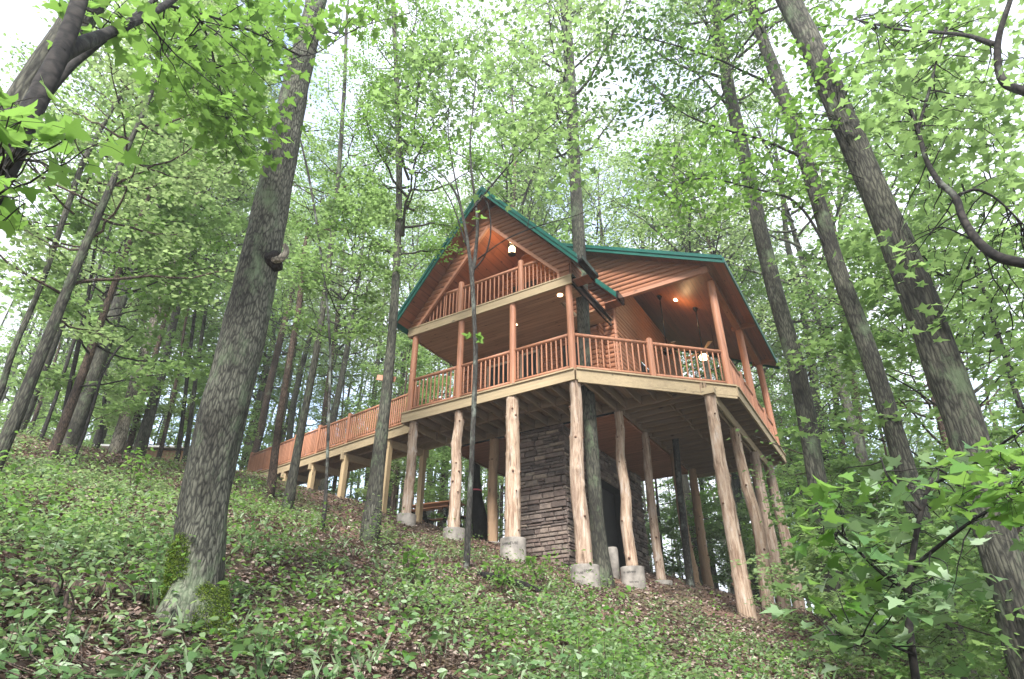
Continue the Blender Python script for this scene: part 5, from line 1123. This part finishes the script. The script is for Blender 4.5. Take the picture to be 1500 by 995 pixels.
# grass-like blades here and there
x, y, s = scatter(1500, 2, 20, .8); k = rg.random(len(x)) > bare(x, y); x, y = x[k], y[k]; n = len(x); a = rg.uniform(0, 6.28, n)
idx = np.repeat(np.arange(n), 4); a = rg.uniform(0, 6.28, len(idx)); h_ = rg.uniform(.08, .2, len(idx)); bx_ = x[idx] + rg.normal(0, .03, len(idx)); by_ = y[idx] + rg.normal(0, .03, len(idx)); bz_ = G(bx_, by_)
dd_ = np.stack([np.cos(a), np.sin(a), 0 * a], 1); p0 = np.stack([bx_, by_, bz_], 1); sd2 = np.stack([-np.sin(a), np.cos(a), 0 * a], 1) * .0028
tip = p0 + dd_ * (h_ * .5)[:, None] + np.array([0, 0, 1]) * h_[:, None]; mid = p0 + dd_ * (h_ * .15)[:, None] + np.array([0, 0, .6]) * h_[:, None]
v = np.stack([p0 - sd2, p0 + sd2, mid + sd2, tip], 1).reshape(-1, 3); q = obj('grass', fastmesh('grass', v, 4, LF['herb'])); tag(q, kind='stuff')

# single plants in the foreground
def seedling(x, y, hgt, nl, ls, mat, label, seed, tm=T_OVATE, name='leafy_seedling', spread=.16):
    rg = np.random.default_rng(seed); z = Gf(x, y); o = thing(name, (x, y, z), label, 'plant'); mb = MB(); P_ = []
    for k in range(max(1, nl // 8)):
        a = rg.uniform(0, 6.28); tip = np.array([x + math.cos(a) * spread * .6, y + math.sin(a) * spread * .6, z + hgt * rg.uniform(.7, 1)]); st = bezier((x, y, z - .03), tip, .02, 7, rg.uniform(-.1, .1))
        mb.tube(st, np.linspace(.005, .002, 7), 6, False)
        for j in range(8):
            t = rg.uniform(.35, 1); c_ = st[int(t * 6)]; b_ = rg.uniform(0, 6.28); P_.append(c_ + np.array([math.cos(b_), math.sin(b_), .15]) * rg.uniform(.02, spread * .6))
    mb.build('stem', BK['brown'], o, True); v = leaves(np.array(P_), rg, ls, tm, .45) - np.array(o['_b']); obj('foliage', fastmesh('foliage', v, len(tm), LF[mat]), o)
for (px, s, h_, nl, ls, mt, lb) in [
    (715, 3.4, .62, 72, .11, 'blue', 'tall leafy plant with glossy green leaves at bottom centre'),
    (500, 3.8, .34, 40, .10, 'blue', 'low broad-leaved plant left of the bottom centre plant'),
    (180, 3.3, .30, 48, .13, 'blue', 'pale flat-leaved seedling just left below the big mossy trunk'),
    (90, 3.0, .26, 32, .12, 'herb', 'yellow-green curled seedling in the bottom left corner'),
    (400, 4.6, .42, 56, .09, 'blue', 'bushy pale-leaved plant at the right foot of the big mossy trunk'),
    (960, 5.0, .40, 48, .08, 'herb', 'small pale green plant right of bottom centre'),
    (1110, 6.5, .55, 64, .09, 'blue', 'knee-high plant below the porch stilts')]:
    d = ray(px, 900); d = d / math.hypot(d[0], d[1]); seedling(d[0] * s, d[1] * s, h_, nl, ls, mt, lb, int(px))
for (px, s, h_, lb) in [(790, 10.6, .6, 'yellow-green sprig before the stone room footing'), (735, 9.2, .5, 'bright fern-like seedling on the mulch left of the stone room'), (605, 8.6, .55, 'yellow-green seedling on the slope below the front stilts'), (160, 11.5, .9, 'dark green fern clump on the left slope')]:
    d = ray(px, 820); d = d / math.hypot(d[0], d[1]); seedling(d[0] * s, d[1] * s, h_, 64, .12, 'fresh', lb, int(px) + 1, T_OVATE, 'leafy_seedling', .3)
# shrubs of the lower right and far slope
SH = [(1290, 14), (1350, 12.5), (1400, 15), (1460, 12), (1510, 10.5), (1090, 23), (1040, 24), (980, 25), (1250, 22), (1330, 20), (1420, 20), (700, 25), (640, 24), (560, 25), (470, 30), (300, 32), (230, 25), (110, 22), (30, 20), (1300, 9.5), (1440, 8.5), (1215, 10.5)]
for i, (px, s) in enumerate(SH):
    d = ray(px, 900); d = d / math.hypot(d[0], d[1]); x, y = d[0] * s, d[1] * s; key = 'shrub%d' % (i % 2)
    for (p0, p1, ph) in sect:
        if p0 <= px < p1: break
    o = thing('shrub', (x, y, Gf(x, y)), 'loose leafy shrub ' + ph, 'shrub', 'shrubs ' + ph)
    obj('limbs', CV[key][0], o, (0, 0, 0), i * 1.3, 1 if s > 12 else .7); obj('crown', CV[key][1], o, (0, 0, 0), i * 1.3, 1 if s > 12 else .7)
# larger fallen branches
for i, (x0, y0, s0_, x1, y1, s1_, lb) in enumerate([(20, 800, 6.0, 120, 850, 5.2, 'bare fallen branch in the litter near the left edge'), (560, 900, 6.4, 680, 870, 7.4, 'crooked fallen branch among herbs left of bottom centre'), (900, 930, 7.2, 1020, 905, 8.6, 'thin bare fallen branch on the slope below the stilts'), (620, 790, 9.4, 560, 770, 10.2, 'dark fallen branch on the mulch below the second front stilt'), (380, 780, 8, 470, 800, 7.4, 'mossy fallen branch on the slope right of the mossy trunk')]):
    a = at(x0, y0, s0_); b_ = at(x1, y1, s1_); a[2] = Gf(a[0], a[1]) + .04; b_[2] = Gf(b_[0], b_[1]) + .10; rgb = np.random.default_rng(i + 60); l_ = bezier(a, b_, .06, 24, .08, rgb); mb = MB()
    mb.tube(l_, np.linspace(.028, .010, 24), 10, True, bark_fun(i, .004, 12, 4)); o = mb.build('fallen_branch', BK['brown'], None, True, tuple((a + b_) / 2)); tag(o, lb, 'branch')
    q = MB()
    for k in (8, 13, 18): q.tube(bezier(l_[k], l_[k] + [rgb.normal(0, .2), rgb.normal(0, .2), .12], .02, 6, .1), np.linspace(.010, .003, 6), 5, False)
    q.v = [np.vstack(q.v)]; bb = o.location; me = mk('twig', q.v[0] - np.array(bb), q.f, BK['brown']); me.parent = o; me.location = (0, 0, 0)
# rough fallen log and stones
mb = MB(); a = at(130, 800, 6.3); b_ = at(230, 815, 6.0); a[2] = Gf(a[0], a[1]) + .05; b_[2] = Gf(b_[0], b_[1]) + .05
mb.tube(bezier(a, b_, .02, 20), np.linspace(.07, .05, 20), 16, True, bark_fun(2, .01, 12, 4)); o = mb.build('fallen_log', BK['brown'], None, True, tuple((a + b_) / 2)); tag(o, 'short rotting log lying in the litter left of the big mossy trunk', 'log')
mb = MB(); a = at(700, 810, 9.9); b_ = at(790, 828, 9.7); a[2] = Gf(a[0], a[1]) + .04; b_[2] = Gf(b_[0], b_[1]) + .04
mb.tube(bezier(a, b_, .05, 20, .05), np.linspace(.06, .035, 20), 12, True, bark_fun(7, .01, 12, 4)); o = mb.build('fallen_log', BK['deep'], None, True, tuple((a + b_) / 2)); tag(o, 'dark fallen branch on the mulch in front of the stone room footing', 'log')
for o in bpy.data.objects:
    if '_b' in o: del o['_b']
